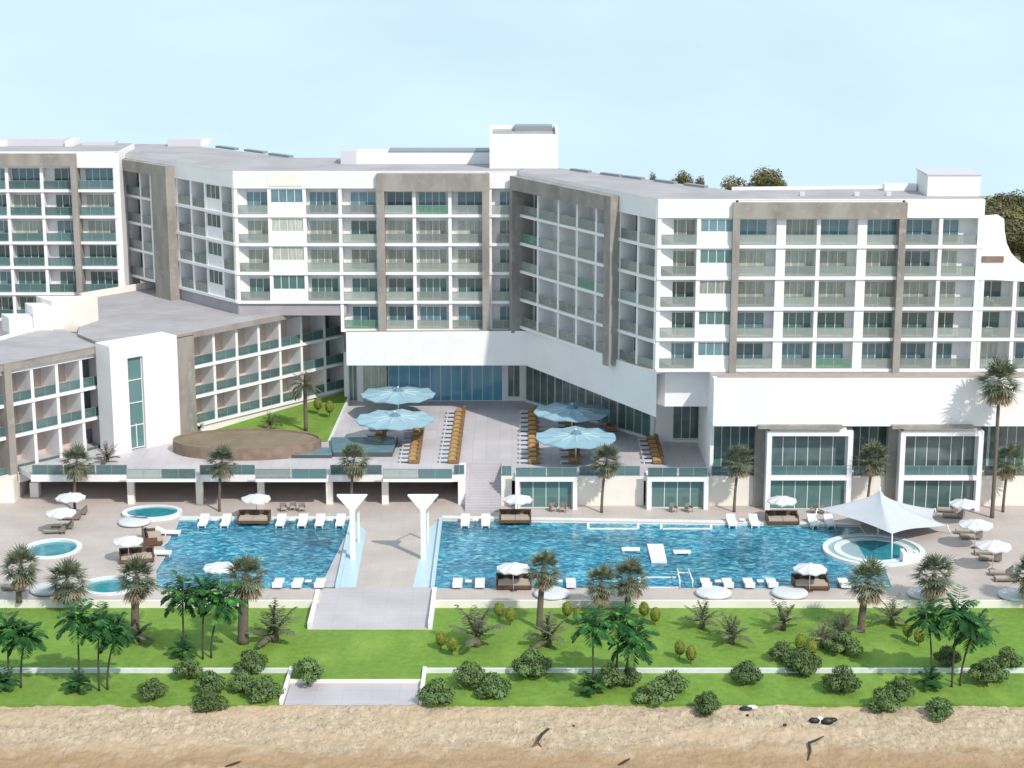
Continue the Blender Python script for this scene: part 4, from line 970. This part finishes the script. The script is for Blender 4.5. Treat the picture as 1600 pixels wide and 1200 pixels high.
for ci, (tr, sm_, wh) in enumerate(CL):
    for j, (u, vb, uc, vc) in enumerate(tr):
        z0 = ZG if vb < 1044 else ZG-.3; p = G(u, vb, z0); top = V(uc, vc, p.y+(.4 if j == 1 else 0)); h = top.z-z0
        root = empty('lush_palm', p, f'{nm3[j if len(tr) == 3 else (0, 2)[j]]} dark green palm, clump {wh}', 'palm tree', 'dark green palm clumps on the lawn')
        inst(trunk_mesh(h, .1, .065, (top.x-p.x, 0), 'trunk2', False), 'trunk', root); inst(LC[(ci+j) % 3], 'crown', root, (top.x-p.x, 0, h), rv.uniform(0, 6), rv.uniform(1.08, 1.25))
    u, v = sm_; root = empty('lush_palm', G(u, v, ZG if v < 1044 else ZG-.3), f'young dark palm at the foot of the clump {wh}', 'palm plant', 'young palms of the clumps')
    mb = MB(); mb.tube([(0, 0, -.05), (0, 0, .75)], [.09, .07], 'trunk2', 6); inst(mb.mesh('trunk'), 'trunk', root); inst(LS, 'crown', root, (0, 0, .7), rv.uniform(0, 6), 1.05)
# dark shrubs
def bush_mesh(seed):
    r = random.Random(seed); bl = []
    for i in range(6):
        a = i*1.05+r.uniform(-.3, .3); d = .0 if i == 5 else r.uniform(.45, .7); bl.append((d*math.cos(a)*1.1, d*math.sin(a)*.8, (1.0 if i == 5 else r.uniform(.38, .8)), r.uniform(.4, .6), .7))
    mb = MB(); leafcloud(mb, bl, 2000, .09, 'bush', seed, .5)
    st_ = MB()
    for i in range(5):
        a = i*1.3; st_.tube([(0, 0, -.1), (.2*math.cos(a), .2*math.sin(a), .35), (.45*math.cos(a), .45*math.sin(a), .8)], [.05, .035, .02], 'wood', 5)
    return mb.mesh('foliage'), st_.mesh('stems')
BM = [bush_mesh(s) for s in (41, 42, 43)]
BU = [(237, 1083, 23, 'lone shrub on the lower lawn left of centre cluster'), (293, 1052, 24, 'upper left shrub of the cluster left of the beach path'), (325, 1072, 26, 'middle shrub of the cluster left of the beach path'), (326, 1103, 26, 'lowest shrub of the cluster, half on the sand at left'),
      (388, 1040, 29, 'tallest standing shrub on the kerb line left of the beach path'), (378, 1070, 23, 'shrub just below the one on the kerb line left of the path'), (412, 1087, 29, 'shrub touching the left side wall of the beach path'), (479, 1055, 30, 'shrub overhanging the top left corner of the beach path'),
      (682, 1090, 30, 'shrub at the right side wall of the beach path'), (735, 1060, 29, 'upper shrub of the pair right of the beach path'), (768, 1083, 30, 'lower shrub of the pair right of the beach path'), (832, 1045, 32, 'shrub straddling the kerb below the front fan palm'),
      (952, 1063, 26, 'shrub behind the young palm of the right pool clump'), (985, 1062, 20, 'small shrub right of the one behind the young palm'), (1023, 1090, 30, 'lower shrub of the pair at the sand edge near centre right'), (1052, 1074, 26, 'upper shrub of the pair at the sand edge near centre right'),
      (1108, 1108, 25, 'lone shrub growing on the sand right of centre'), (1168, 1056, 26, 'lone shrub on the lower lawn right of centre'), (1224, 1024, 24, 'left shrub of the trio under the golden shrubs'), (1255, 1043, 30, 'lowest shrub of the trio under the golden shrubs'),
      (1320, 1010, 29, 'shrub below the low feather palms on the right lawn'), (1318, 1069, 29, 'lone shrub just below the kerb on the right'), (1382, 1102, 30, 'lower shrub of the pair at the sand edge at right'), (1410, 1083, 25, 'upper shrub of the pair at the sand edge at right'),
      (1469, 1113, 25, 'lone shrub on the sand at the far right'), (1482, 1030, 24, 'shrub seen through the trunks of the right palm clump'), (1547, 1055, 30, 'shrub straddling the kerb near the right edge'), (1576, 1037, 25, 'shrub above the kerb nearest the right edge')]
for i, (u, v, rp_, lab) in enumerate(BU):
    vb = v+rp_*.62; z0 = ZG if vb < 1045 else (-.8 if vb < 1100 else -1.25); sc = rp_/17.9/1.07
    p = G(u, vb, z0); p.y += .6*sc; root = empty('shrub', p, lab, 'shrub', 'dark green shrubs along the beach front')
    rz = rv.uniform(0, 6); f_, s_ = BM[i % 3]; inst(f_, 'foliage', root, sc=(sc, sc, sc*rv.uniform(.92, 1.12)), rz=rz); inst(s_, 'stems', root, sc=sc, rz=rz)
# golden clipped shrubs
mb = MB(); leafcloud(mb, [(0, 0, .95, .46, 1.42)], 1300, .06, 'topi', 51, .8); mb.lathe([(.01, .38), (.26, .5), (.38, .85), (.34, 1.2), (.16, 1.48), (.01, 1.52)], 'topi', 10)
TF = mb.mesh('foliage'); mb = MB(); mb.tube([(0, 0, -.05), (0, 0, .5)], .04, 'wood', 6); TS = mb.mesh('stem')
TP_ = [(780, 968, 'by the kerb behind the feather palm'), (886, 968, 'by the deck kerb right of the front fan palm'), (1006, 968, 'by the deck kerb right of the fan palm pair'), (689, 1015, 'on the lawn beside the upper walkway ramp'), (1062, 1029, 'on mid lawn right of the right pool palm clump'), (1250, 1020, 'rising over the dark shrub trio'), (1418, 1001, 'left of the right palm clump')]
for (u, v, wh) in TP_:
    for dx, dy, sd_ in ((0, 0, 'left'), (17.5, 9, 'right')):
        root = empty('clipped_shrub', G(u+dx, v+dy, ZG), f'{sd_} golden shrub of the pair {wh}', 'shrub', 'golden clipped shrubs in pairs')
        inst(TF, 'foliage', root, rz=rv.uniform(0, 6), sc=1.02); inst(TS, 'stem', root)
for dx, dy, sd_ in ((0, 0, 'left'), (18, 5, 'right')):
    root = empty('clipped_shrub', G(497+dx, 645+dy, T+.5), f'{sd_} golden clipped shrub of the pair on the upper lawn by the date palm', 'shrub', 'golden clipped shrubs in pairs')
    inst(TF, 'foliage', root, rz=rv.uniform(0, 6), sc=1.15); inst(TS, 'stem', root)
# trees beyond the hotel
def tree_mesh(seed, R, H_):
    r = random.Random(seed); bl = [(r.uniform(-.55, .55)*R, r.uniform(-.5, .5)*R, H_*r.uniform(.45, .9), R*r.uniform(.32, .6), .85) for _ in range(11)]
    mb = MB(); leafcloud(mb, bl, 2600, .24*R/3.6, 'tree', seed, .45); return mb.mesh('crown')
TM = [tree_mesh(s, 3.8, 9) for s in (61, 62, 63, 64)]
mb = MB(); mb.tube([(0, 0, -.3), (0, 0, 3), (.3, 0, 6.5)], [.35, .25, .1], 'wood', 7); mb.tube([(0, 0, 3), (1.4, .4, 5.8)], [.18, .06], 'wood', 5); mb.tube([(0, 0, 2.6), (-1.2, -.3, 5.4)], [.18, .06], 'wood', 5); TT = mb.mesh('trunk')
def fartree(u, vt, Y, sc, lab, grp, gz=-1.6):
    p = V(u, vt, Y); h = p.z-gz; s_ = sc; root = empty('tree', (p.x, Y, gz), lab, 'tree', grp)
    zs = h/9.3; inst(TM[rv.randrange(4)], 'crown', root, rz=rv.uniform(0, 6), sc=(s_, s_, zs)); inst(TT, 'trunk', root, sc=(s_, s_, zs))
gt = 'trees showing above the hotel roof'
for (u, vt, Y, sc, lab) in ((1020, 270, 395, .35, 'tiny tree tip above the angled roof left of the bigger trees'), (1067, 258, 395, 1.0, 'tree above the angled roof'), (1092, 276, 398, .45, 'small tree right of the one above the angled roof'), (1147, 276, 398, 1.0, 'low olive tree left of the round topped tree above the right roof'), (1196, 262, 400, 1.6, 'round topped tree above the right block roof'), (1219, 275, 402, .9, 'small tree right of the round topped tree')):
    fartree(u, vt, Y, sc, lab, gt)
words = ['nearest the screen wall', 'second from the screen wall', 'third from the screen wall', 'fourth from the screen wall', 'fifth from the screen wall', 'sixth from the screen wall', 'at the photo edge', 'just outside the photo edge']
for row, (Y, v0, dv) in enumerate(((330, 340, 4), (350, 316, 3), (372, 300, 3))):
    for i, u in enumerate(range(1530, 1700, 24)):
        if row == 2 and i == 0: continue
        fartree(u+row*9, v0+8*math.sin(i*2.1+row), Y, 1.55, f'{("near", "middle", "back")[row]} row olive tree beyond the curved end, {words[min(i, 7)]}', 'trees beyond the right end of the hotel')
hill = grid('hillside', 60, 200, 300, 438, 30, 30, lambda x, y: -1.62+.3*max(0, min(1, (y-305)/60))+.4*mn.noise(Vector((x*.05, y*.05, 0))), 'earth'); struct(hill)

# ------------------------------------------------------------------ pool furniture
def umb_parts(R, hp, m, navy=False):
    mb = MB(); n = 8 if not navy else 10; prof = [(.05, hp+.36), (R*.35, hp+.29), (R*.7, hp+.15), (R, hp)]
    if navy: prof = [(.05, hp+.7), (R*.15, hp+.3), (R*.35, hp+.12), (R*.7, hp+.04), (R, hp)]
    vs = []; fs = []
    for k, (r, z) in enumerate(prof):
        for i in range(n*2):
            t = PI*i/n; q = r*(1 if i % 2 == 0 else (.975 if k else 1)); vs.append((q*math.cos(t), q*math.sin(t), z-(.0 if i % 2 == 0 else .05*k)))
    N = n*2
    for k in range(len(prof)-1):
        for i in range(N): fs.append((k*N+i, (k+1)*N+i, (k+1)*N+(i+1) % N, k*N+(i+1) % N))
    if navy: mb.shape(vs, fs[:N], 'navy'); mb.shape(vs, fs[N:], m)
    else: mb.shape(vs, fs, m)
    b = len(prof)-1                                              # valance
    for i in range(N):
        p, q = vs[b*N+i], vs[b*N+(i+1) % N]; mb.face([p, q, (q[0], q[1], q[2]-.13), (p[0], p[1], p[2]-.13)], m)
    can = mb.mesh('canopy')
    mb = MB(); mb.tube([(0, 0, 0), (0, 0, prof[0][1]+.12)], .035 if not navy else .08, 'pole', 8)
    for i in range(n): t = 2*PI*i/n; mb.tube([(0, 0, hp+.1 if not navy else hp+.3), (R*.6*math.cos(t), R*.6*math.sin(t), hp+.17 if not navy else hp+.1)], .015 if not navy else .03, 'pole', 4)
    po = mb.mesh('pole'); mb = MB(); mb.lathe([(.01, .1), (.2, .1), (.33, .03), (.33, 0), (.01, 0)], 'darkmetal', 14); return can, po, mb.mesh('base')
U1 = umb_parts(1.5, 2.2, 'canvas'); U2 = umb_parts(4.3, 2.9, 'bluecanvas', True)
def umbrella(u, v, lab, grp, U=U1, zc=2.4, z0=0, sc=1, name='parasol'):
    p = G(u, v, z0+zc*sc); root = empty(name, (p.x, p.y, z0), lab, 'parasol', grp, rv.uniform(0, .7))
    for me, nme in zip(U, ('canopy', 'pole', 'base')): inst(me, nme, root, sc=sc)
    return root
gu = 'white parasols around the pools'
for (u, v, s_, lab) in ((110, 773, 1, 'white parasol in front of the arcade at left, above its neighbour'), (95, 797, 1, 'lower white parasol beside grey seating at the far left'), (400, 775, 1, 'white parasol behind the brown daybed of the left pool'), (809, 776, 1, 'white parasol before the left framed glass doorway'), (1222, 778, 1, 'white parasol before the first tall framed bay'),
      (1507, 783, 1, 'white parasol before the second tall framed bay'), (1553, 848, 1.1, 'white parasol over the grey loungers at the far right, nearest the front'), (1525, 815, 1.1, 'white parasol behind the nearest one at the far right'), (343, 882, 1, 'white parasol over the near side of the left pool'), (802, 883, 1, 'white parasol over the near side of the right pool by the brown daybed'), (1266, 884, 1, 'white parasol above the brown daybed at the near right pool'),
      (200, 841, .95, 'white parasol on the deck left of the left pool')):
    umbrella(u, v, lab, gu, sc=s_)
gt_ = 'large pale blue parasols on the terrace'
for (u, v, lab) in ((622, 613, 'rear left pale blue parasol close to the blue glass doors'), (617, 652, 'front left pale blue parasol over the wicker loungers'), (894, 640, 'rear right pale blue parasol near the angled glass wall'), (900, 680, 'front right pale blue parasol over the short lounger row')):
    umbrella(u, v, lab, gt_, U2, 3.0, T, name='large_parasol')
# round pads on the front deck strip
mb = MB(); mb.lathe([(.01, .34), (1.45, .34), (1.6, .28), (1.6, .12), (1.45, .06), (.01, .06)], 'canvas', 28); PM = mb.mesh('cushion')
mb = MB(); mb.lathe([(.01, .06), (1.3, .06), (1.3, 0), (.01, 0)], 'greyw', 24); PB = mb.mesh('base')
for (u, v, lab) in ((75, 920, 'round pale lounge pad on the front deck left of the second round spa'), (862, 927, 'round pale lounge pad right of the brown daybed in front of the right pool'), (1115, 926, 'round pale lounge pad in front of the pool ladder'), (1234, 926, 'round pale lounge pad left of the near right brown daybed'), (1446, 927, 'round pale lounge pad behind the front fan palm right of the whirlpool'), (1588, 929, 'round pale lounge pad at the right edge of the photo'),
      (210, 815, 'round pale lounge pad beside the curved spa at the left pool')):
    root = empty('lounge_pad', G(u, v, .2)-Vector((0, 0, .2)), lab, 'lounge pad', 'round lounge pads'); inst(PM, 'cushion', root); inst(PB, 'base', root)
# brown daybeds
mb = MB(); mb.box(-1.6, 1.6, -.9, .9, .12, .42, 'teak'); [mb.box(x-.06, x+.06, y-.06, y+.06, 0, .13, 'teak') for x in (-1.45, 1.45) for y in (-.75, .75)]; DB = mb.mesh('frame')
mb = MB(); mb.box(-1.6, 1.6, .72, .9, .425, 1.05, 'teak'); mb.box(-1.6, -1.45, -.4, .715, .425, .85, 'teak'); mb.box(1.45, 1.6, -.4, .715, .425, .85, 'teak'); DK = mb.mesh('backrest')
mb = MB(); mb.box(-1.42, -.02, -.85, .7, .425, .6, 'beige'); mb.box(.02, 1.42, -.85, .7, .425, .6, 'beige'); DS = mb.mesh('seat_cushion')
def pillow():
    mb = MB(); mb.box(-.22, .22, -.09, .09, 0, .42, 'black'); return mb.mesh('pillow')
DP = pillow()
def daybed(u, v, lab, z0=0, rz=0, sc=1):
    root = empty('daybed', G(u, v, z0), lab, 'daybed', 'brown daybeds at the pools', rz)
    inst(DB, 'frame', root, sc=sc); inst(DK, 'backrest', root, sc=sc); inst(DS, 'seat_cushion', root, sc=sc)
    for x in (-1.2, -.2, .25, 1.2): inst(DP, 'pillow', root, (x*sc, .55*sc, .61*sc), rv.uniform(-.3, .3), sc)
for (u, v, lab, rz) in ((397, 816, 'brown daybed with dark pillows on the far edge of the left pool', 0), (805, 815, 'brown daybed with dark pillows under the parasol by the steps', 0), (1222, 817, 'brown daybed on the far edge of the right pool before the first tall bay', 0), (803, 917, 'brown daybed on the near edge of the right pool', 0),
      (1266, 918, 'brown daybed at the near edge of the right pool toward its right end', 0), (238, 846, 'brown daybed between two white loungers at the left side of the left pool', PI/2+.25), (214, 876, 'brown daybed half hidden by the bushy front fan palm', .2)):
    daybed(u, v, lab, .02, rz)
# white in-pool loungers and tables
mb = MB(); mb.box(-.43, .43, -1.25, .25, .22, .36, 'cushion'); [mb.box(x-.05, x+.05, y-.05, y+.05, -.02, .22, 'pole') for x in (-.35, .35) for y in (-1.15, .15)]; WS = mb.mesh('seat')
mb = MB(); mb.prism([(-.43, .255), (.43, .255), (.43, 1.1), (-.43, 1.1)], .24, .38, 'cushion', ztop=[.38, .38, .78, .78]); WB = mb.mesh('backrest')
mb = MB(); mb.box(-.28, .28, -.28, .28, .3, .36, 'cushion'); mb.tube([(0, 0, -.02), (0, 0, .3)], .08, 'pole', 8); TB = mb.mesh('side_table')
def wl_(u, v, lab, z0=-.05, rz=0):
    root = empty('sun_lounger', G(u, v, z0+.3)-Vector((0, 0, .3)), lab, 'sun lounger', 'white sun loungers in the pool shallows', rz); inst(WS, 'seat', root); inst(WB, 'backrest', root)
def table_(u, v, lab):
    q = G(u, v, .2); o = inst(TB, 'side_table', None, (q.x, q.y, -.05)); tag(o, lab, 'side table', 'small white tables between the pool loungers')
def rowlab(us, v, where, rz=0):
    for i, u in enumerate(us): wl_(u, v, f'white lounger, {ORD[i]} from left {where}', rz=rz)
rowlab((318, 353, 439, 473, 500, 532), 815, 'on the far shelf of the left pool')
rowlab((435, 465, 500), 911, 'on the near shelf of the left pool', PI)
rowlab((727, 759, 1143, 1178, 1270, 1296), 815, 'on the far shelf of the right pool')
rowlab((715, 750, 892, 1103, 1137, 1170, 1206, 1319), 911, 'on the near shelf of the right pool', PI)
for q, lab in (((262, 831), 'white lounger lying sideways at the left end of the left pool, above the brown daybed'), ((247, 863), 'white lounger lying sideways at the left end of the left pool, below the brown daybed')): wl_(q[0], q[1], lab, 0.0, PI/2)
for (u, v, lab) in ((336, 813, 'small white table between the first two loungers on the far shelf of the left pool'), (457, 813, 'small white table between the third and fourth far loungers of the left pool'), (516, 813, 'small white table between the last two far loungers of the left pool'), (482, 909, 'small white table on the near shelf of the left pool'),
      (743, 813, 'small white table between the two loungers by the steps'), (1160, 813, 'small white table between loungers left of the far right daybed'), (732, 909, 'small white table between the first two near loungers of the right pool'), (874, 909, 'small white table beside the lounger right of the near daybed'), (1122, 909, 'small white table right of the pool ladder'), (1188, 909, 'small white table between loungers before the near right daybed')):
    table_(u, v, lab)
# grey deck loungers at both ends
mb = MB(); mb.box(-.95, .5, -.4, .4, .18, .34, 'greyw'); [mb.box(x-.05, x+.05, y-.05, y+.05, 0, .18, 'greyw') for x in (-.85, .8) for y in (-.32, .32)]; mb.box(-.9, .48, -.36, .36, .343, .42, 'beige'); GS = mb.mesh('seat')
mb = MB(); mb.prism([(.505, -.4), (1.15, -.4), (1.15, .4), (.505, .4)], .2, .4, 'greyw', ztop=[.4, .95, .95, .4]); GB = mb.mesh('backrest')
i = 0
for (u, v, wh) in ((108, 812, 'under the upper left parasol'), (118, 804, 'behind its twin under the upper left parasol'), (84, 833, 'below the lower left parasol'), (96, 826, 'behind its twin below the lower left parasol'), (20, 922, 'at the left photo edge by the front fan palm'), (1515, 842, 'left of the far right parasols'), (1508, 834, 'behind its twin left of the far right parasols'), (1545, 876, 'below the nearest right parasol'), (1538, 867, 'behind its twin below the nearest right parasol'),
      (1570, 908, 'on the front deck near the right edge'), (1562, 899, 'behind its twin on the front deck near the right edge'), (1488, 809, 'right of the white sail'), (1478, 800, 'behind its twin right of the white sail')):
    root = empty('deck_lounger', G(u, v), 'low grey brown lounger ' + wh, 'sun lounger', 'grey deck loungers', rv.uniform(-.25, .1)); inst(GS, 'seat', root); inst(GB, 'backrest', root)
# small armchairs near the facades
mb = MB(); mb.box(-.3, .3, -.3, .3, .3, .42, 'beige'); [mb.box(x-.03, x+.03, y-.03, y+.03, 0, .3, 'greyw') for x in (-.26, .26) for y in (-.26, .26)]; CS = mb.mesh('seat')
mb = MB(); mb.box(-.3, .3, .24, .32, .425, .85, 'greyw'); mb.box(-.33, -.27, -.3, .235, .425, .62, 'greyw'); mb.box(.27, .33, -.3, .235, .425, .62, 'greyw'); CB = mb.mesh('backrest')
for (u, v, wh) in ((443, 799, 'leftmost under the arcade edge right of the left pool daybed'), (458, 797, 'second of the group under the arcade edge'), (472, 799, 'third of the group under the arcade edge'), (864, 799, 'left one before the left framed doorway'), (880, 800, 'right one before the left framed doorway'), (1052, 800, 'left one before the second framed doorway'), (1076, 800, 'right one before the second framed doorway'), (1272, 802, 'left one before the first tall bay'), (1287, 803, 'right one before the first tall bay')):
    root = empty('armchair', G(u, v), 'small grey brown armchair, ' + wh, 'armchair', 'armchairs along the ground floor', rv.uniform(-.8, .8)); inst(CS, 'seat', root); inst(CB, 'backrest', root)
# wicker loungers on the terrace
mb = MB(); mb.box(-.15, 1.0, -.55, .55, .1, .42, 'wicker'); mb.box(.72, 1.0, -.55, .55, .425, .85, 'wicker'); LW1 = mb.mesh('frame')
mb = MB(); mb.box(.0, .68, -.45, .45, .425, .56, 'tan'); mb.box(-.14, 0, -.5, .5, .425, .5, 'tan'); LW2 = mb.mesh('cushion')
mb = MB(); mb.box(-1.15, -.17, -.3, .3, .2, .34, 'greycush'); mb.box(-1.1, -1.0, -.25, .25, .0, .2, 'pole'); LW3 = mb.mesh('foot_mattress')
proto = None
def wrow(u0, v0, u1, v1, n, where, first_ord=True):
    global proto
    for i in range(n):
        t = i/(n-1) if n > 1 else 0; p = G(u1+(u0-u1)*t, v1+(v0-v1)*t, T+.4); p.z = T+.001
        lab = f'brown wicker lounger, {ORD[i]} from the terrace edge, {where}'
        if proto is None:
            root = empty('wicker_lounger', p, lab, 'sun lounger', 'wicker loungers in rows on the terrace'); inst(LW1, 'frame', root); inst(LW2, 'cushion', root); inst(LW3, 'foot_mattress', root); proto = root
        else:
            root = copy_tree(proto); root.location = p; root['label'] = lab
wrow(714, 641, 703, 717, 13, 'long row left of the aisle')
wrow(649, 667, 641, 717, 9, 'middle row under left parasol')
wrow(592, 668, 586, 685, 3, 'short row beside the skylight')
wrow(827, 641, 828, 718, 12, 'long row right of the aisle')
wrow(890, 698, 892, 718, 3, 'short row below right parasol')
wrow(1013, 684, 1022, 718, 6, 'row before the entrance bay')
wrow(885, 656, 885, 663, 2, 'pair between right parasols')
wrow(950, 660, 948, 668, 2, 'pair right of the parasols')
# potted shrub and table bits on the terrace are too small to tell apart; pylons of the walkway
for (ub, vb, ut, lab, ur, vr) in ((552, 873, 554, 'left white pylon with an inverted triangle head beside the walkway', 561, 846), (662, 873, 662, 'right white pylon with an inverted triangle head beside the walkway', 669, 846)):
    p = G(ub, vb); root = empty('pylon', p, lab, 'pylon', 'white pylons flanking the walkway')
    za = V(ub, 801, p.y).z; zt = V(ub, 774, p.y).z
    b = MB(); b.box(p.x-.24, p.x+.24, p.y-.2, p.y+.2, -.02, za+.2, 'pole'); b.build('post', root)
    b = MB(); w = 1.42; A = [(p.x-w, p.y-.15, zt), (p.x+w, p.y-.15, zt), (p.x, p.y-.15, za-.05)]; B_ = [(x, y+.55, z) for x, y, z in A]
    b.face(A[::-1], 'white'); b.face(B_, 'white'); [b.face([A[i], A[(i+1) % 3], B_[(i+1) % 3], B_[i]], 'white') for i in range(3)]
    b.build('triangle_head', root)
    q = G(ur, vr); b = MB(); b.box(q.x-.1, q.x+.1, q.y-.1, q.y+.1, -.02, V(ur, 799, q.y).z, 'pole'); b.tube([(q.x, q.y, V(ur, 800, q.y).z), (p.x, p.y+.3, za+.9)], .06, 'pole', 6); b.build('rear_post', root)
# sail canopy
root = empty('sail_canopy', G(1375, 850), 'large white tensile sail canopy with a high peak beside the whirlpool', 'sail canopy')
pk = V(1375, 765, 171); CN = [V(1277, 795, 173), V(1370, 793, 180), V(1461, 795, 177), V(1480, 821, 172), V(1394, 834, 164.5)]
mb = MB(); NE, NR = 12, 12; vs = []; fs = []
ringp = []
cen = Vector((pk.x, pk.y, 0))
for i in range(5):
    a, b = CN[i], CN[(i+1) % 5]
    for k in range(NE):
        t = k/NE; q = a.lerp(b, t); bow = math.sin(PI*t)*.13; m_ = q.lerp(Vector((pk.x, pk.y, q.z)), bow); ringp.append(m_)
N = len(ringp)
for r_ in range(NR+1):
    t = r_/NR
    for q in ringp:
        base = pk.lerp(q, t); drop = (pk.z-q.z)*(t-t**.62 if t > 0 else 0); vs.append((base.x, base.y, base.z+drop*.9))
for r_ in range(NR):
    for k in range(N): fs.append((r_*N+k, (r_+1)*N+k, (r_+1)*N+(k+1) % N, r_*N+(k+1) % N))
mb.shape(vs, fs, 'sail', True); mb.build('membrane', root)
b = MB(); b.tube([(pk.x, pk.y, -.1), (pk.x, pk.y, pk.z+.25)], .09, 'pole', 8); b.build('mast', root)
for q in CN:
    b = MB(); d = Vector((q.x-pk.x, q.y-pk.y, 0)).normalized()*.4; b.tube([(q.x+d.x, q.y+d.y, -.1), (q.x, q.y, q.z+.05)], .06, 'pole', 6); b.build('corner_post', root)
# pool platforms, rails, ladder
b = MB(); P = gl([(1018, 877), (1042, 877), (1036, 850), (1011, 850)], .1); b.prism([Vector(p) for p in P], -.1, .12, 'cushion'); tag(b.build('pool_platform'), 'white rectangular platform standing in the middle of the right pool', 'platform')
for (u0, u1, v, lab) in ((1053, 1080, 864, 'white submerged bench right of the pool platform'), (972, 1000, 860, 'white submerged bench left of the pool platform')):
    p, q = G(u0, v, .1), G(u1, v, .1); b = MB(); b.box(p.x, q.x, p.y, p.y+.9, .02, .12, 'cushion'); b.box(p.x+.1, p.x+.25, p.y+.1, p.y+.8, -.3, .02, 'cushion'); b.box(q.x-.25, q.x-.1, p.y+.1, p.y+.8, -.3, .02, 'cushion'); tag(b.build('pool_bench'), lab, 'pool bench')
for (u0, u1, v1, lab) in ((919, 997, 825, 'left white bordered seating shelf at the far edge of the right pool'), (1033, 1111, 825, 'right white bordered seating shelf at the far edge of the right pool')):
    a, c, d, e = G(u0, 812, 0), G(u0, v1, 0), G(u1, v1, 0), G(u1, 812, 0); b = MB()
    for p, q in ((a, c), (c, d), (d, e)):
        f = Fr(xy(p), xy(q)); b.box(0 if p is not c else .14, f.L-(.0 if p is not c else .14), -.13, .13, -.3, -.02, 'coping', f)
    tag(b.build('seating_shelf'), lab, 'pool shelf')
b = MB(); p, q = G(1058, 900), G(1075, 900); p2, q2_ = G(1062, 919), G(1082, 919)
b.tube([(p.x, p.y, -.1), (p.x, p.y, .7), (p2.x, p2.y-.1, .75), (p2.x, p2.y-.2, 0)], .06, 'pole', 7); b.tube([(q.x, q.y, -.1), (q.x, q.y, .7), (q2_.x, q2_.y-.1, .75), (q2_.x, q2_.y-.2, 0)], .06, 'pole', 7); b.box(p.x, q.x, p.y-.08, p.y+.08, .3, .36, 'pole')
tag(b.build('pool_ladder'), 'white handrail ladder on the near edge of the right pool', 'pool ladder')
b = MB(); p, q = G(1000, 918), G(1056, 900); b.box(p.x, q.x, p.y+.1, p.y+.35, -.15, -.04, 'coping'); b.box(p.x, p.x+.25, p.y+.3, q.y-.1, -.155, -.045, 'coping'); b.box(p.x, q.x, q.y-.2, q.y, -.16, -.05, 'coping'); tag(b.build('pool_step'), 'pale submerged step beside the pool ladder', 'pool step')
# things washed up on the beach
def zs(x, y): return sandz(x, y)
def stick(pp, rad, m, lab, extra=None):
    P = []
    for u, v, dz in pp:
        g_ = G(u, v, -1.25); P.append((g_.x, g_.y, zs(g_.x, g_.y)+.05+dz))
    b = MB(); b.tube(P, rad, m, 7)
    if extra:
        Q = []
        for u, v, dz in extra[0]: g_ = G(u, v, -1.25); Q.append((g_.x, g_.y, zs(g_.x, g_.y)+.05+dz))
        b.tube(Q, extra[1], extra[2], 7)
    return tag(b.build('driftwood'), lab, 'driftwood')
stick([(834, 1168, 0), (841, 1162, .15), (846, 1157, .3), (857, 1151, .55)], [.06, .11, .13, .1], 'drift', 'dark forked driftwood with a reddish lower end on the sand left of centre right', ([(832, 1171, 0), (840, 1164, .1), (846, 1170, 0)], [.05, .09, .05], 'rust'))
stick([(1262, 1189, 0), (1266, 1176, .05), (1264, 1166, .1), (1275, 1160, .1), (1287, 1155, .12)], [.05, .09, .1, .08, .04], 'drift', 'long crooked driftwood branch below the black and white bundle')
stick([(966, 1196, 0), (976, 1192, .08), (984, 1188, .1)], [.05, .1, .05], 'drift', 'short dark stick at the bottom edge of the beach near the centre')
stick([(352, 1201, 0), (364, 1197, .08), (376, 1193, .1)], [.05, .09, .05], 'drift', 'short dark stick at the bottom edge of the beach at left')
def lumps(name, L, lab, cat):
    b = MB()
    for (u, v, rx_, rz_, m) in L:
        g_ = G(u, v, -1.2); z = zs(g_.x, g_.y); rr = random.Random(int(u)); n = 12; vs = []; fs = []
        for j in range(7):
            ph = PI*j/6
            for k in range(n): t = 2*PI*k/n; q = 1+rr.uniform(-.12, .12); vs.append((g_.x+rx_*math.sin(ph)*math.cos(t)*q, g_.y+rx_*.55*math.sin(ph)*math.sin(t)*q, z+rz_*.55+rz_*math.cos(ph)*q*.8))
        for j in range(6):
            for k in range(n): fs.append((j*n+k, (j+1)*n+k, (j+1)*n+(k+1) % n, j*n+(k+1) % n))
        b.shape(vs, fs, m, True)
    return tag(b.build(name), lab, cat)
lumps('plastic_bundle', [(1272, 1131, .42, .3, 'black'), (1281, 1129, .4, .38, 'cushion'), (1292, 1130, .55, .36, 'black'), (1301, 1127, .4, .22, 'black')], 'black and white plastic bundle lying on the sand at right', 'bundle')
lumps('plastic_bundle', [(1165, 1112, .5, .2, 'black'), (1175, 1109, .45, .2, 'cushion'), (1181, 1101, .4, .06, 'drift'), (1168, 1119, .13, .12, 'black')], 'small grey and black bundle on the sand just below the lawn edge', 'bundle')
lumps('stone', [(1226, 1137, .16, .16, 'drift')], 'small dark stone on the sand left of the black and white bundle', 'stone')
lumps('stone', [(896, 1136, .12, .1, 'drift')], 'small brown stone on the sand above the forked driftwood', 'stone')
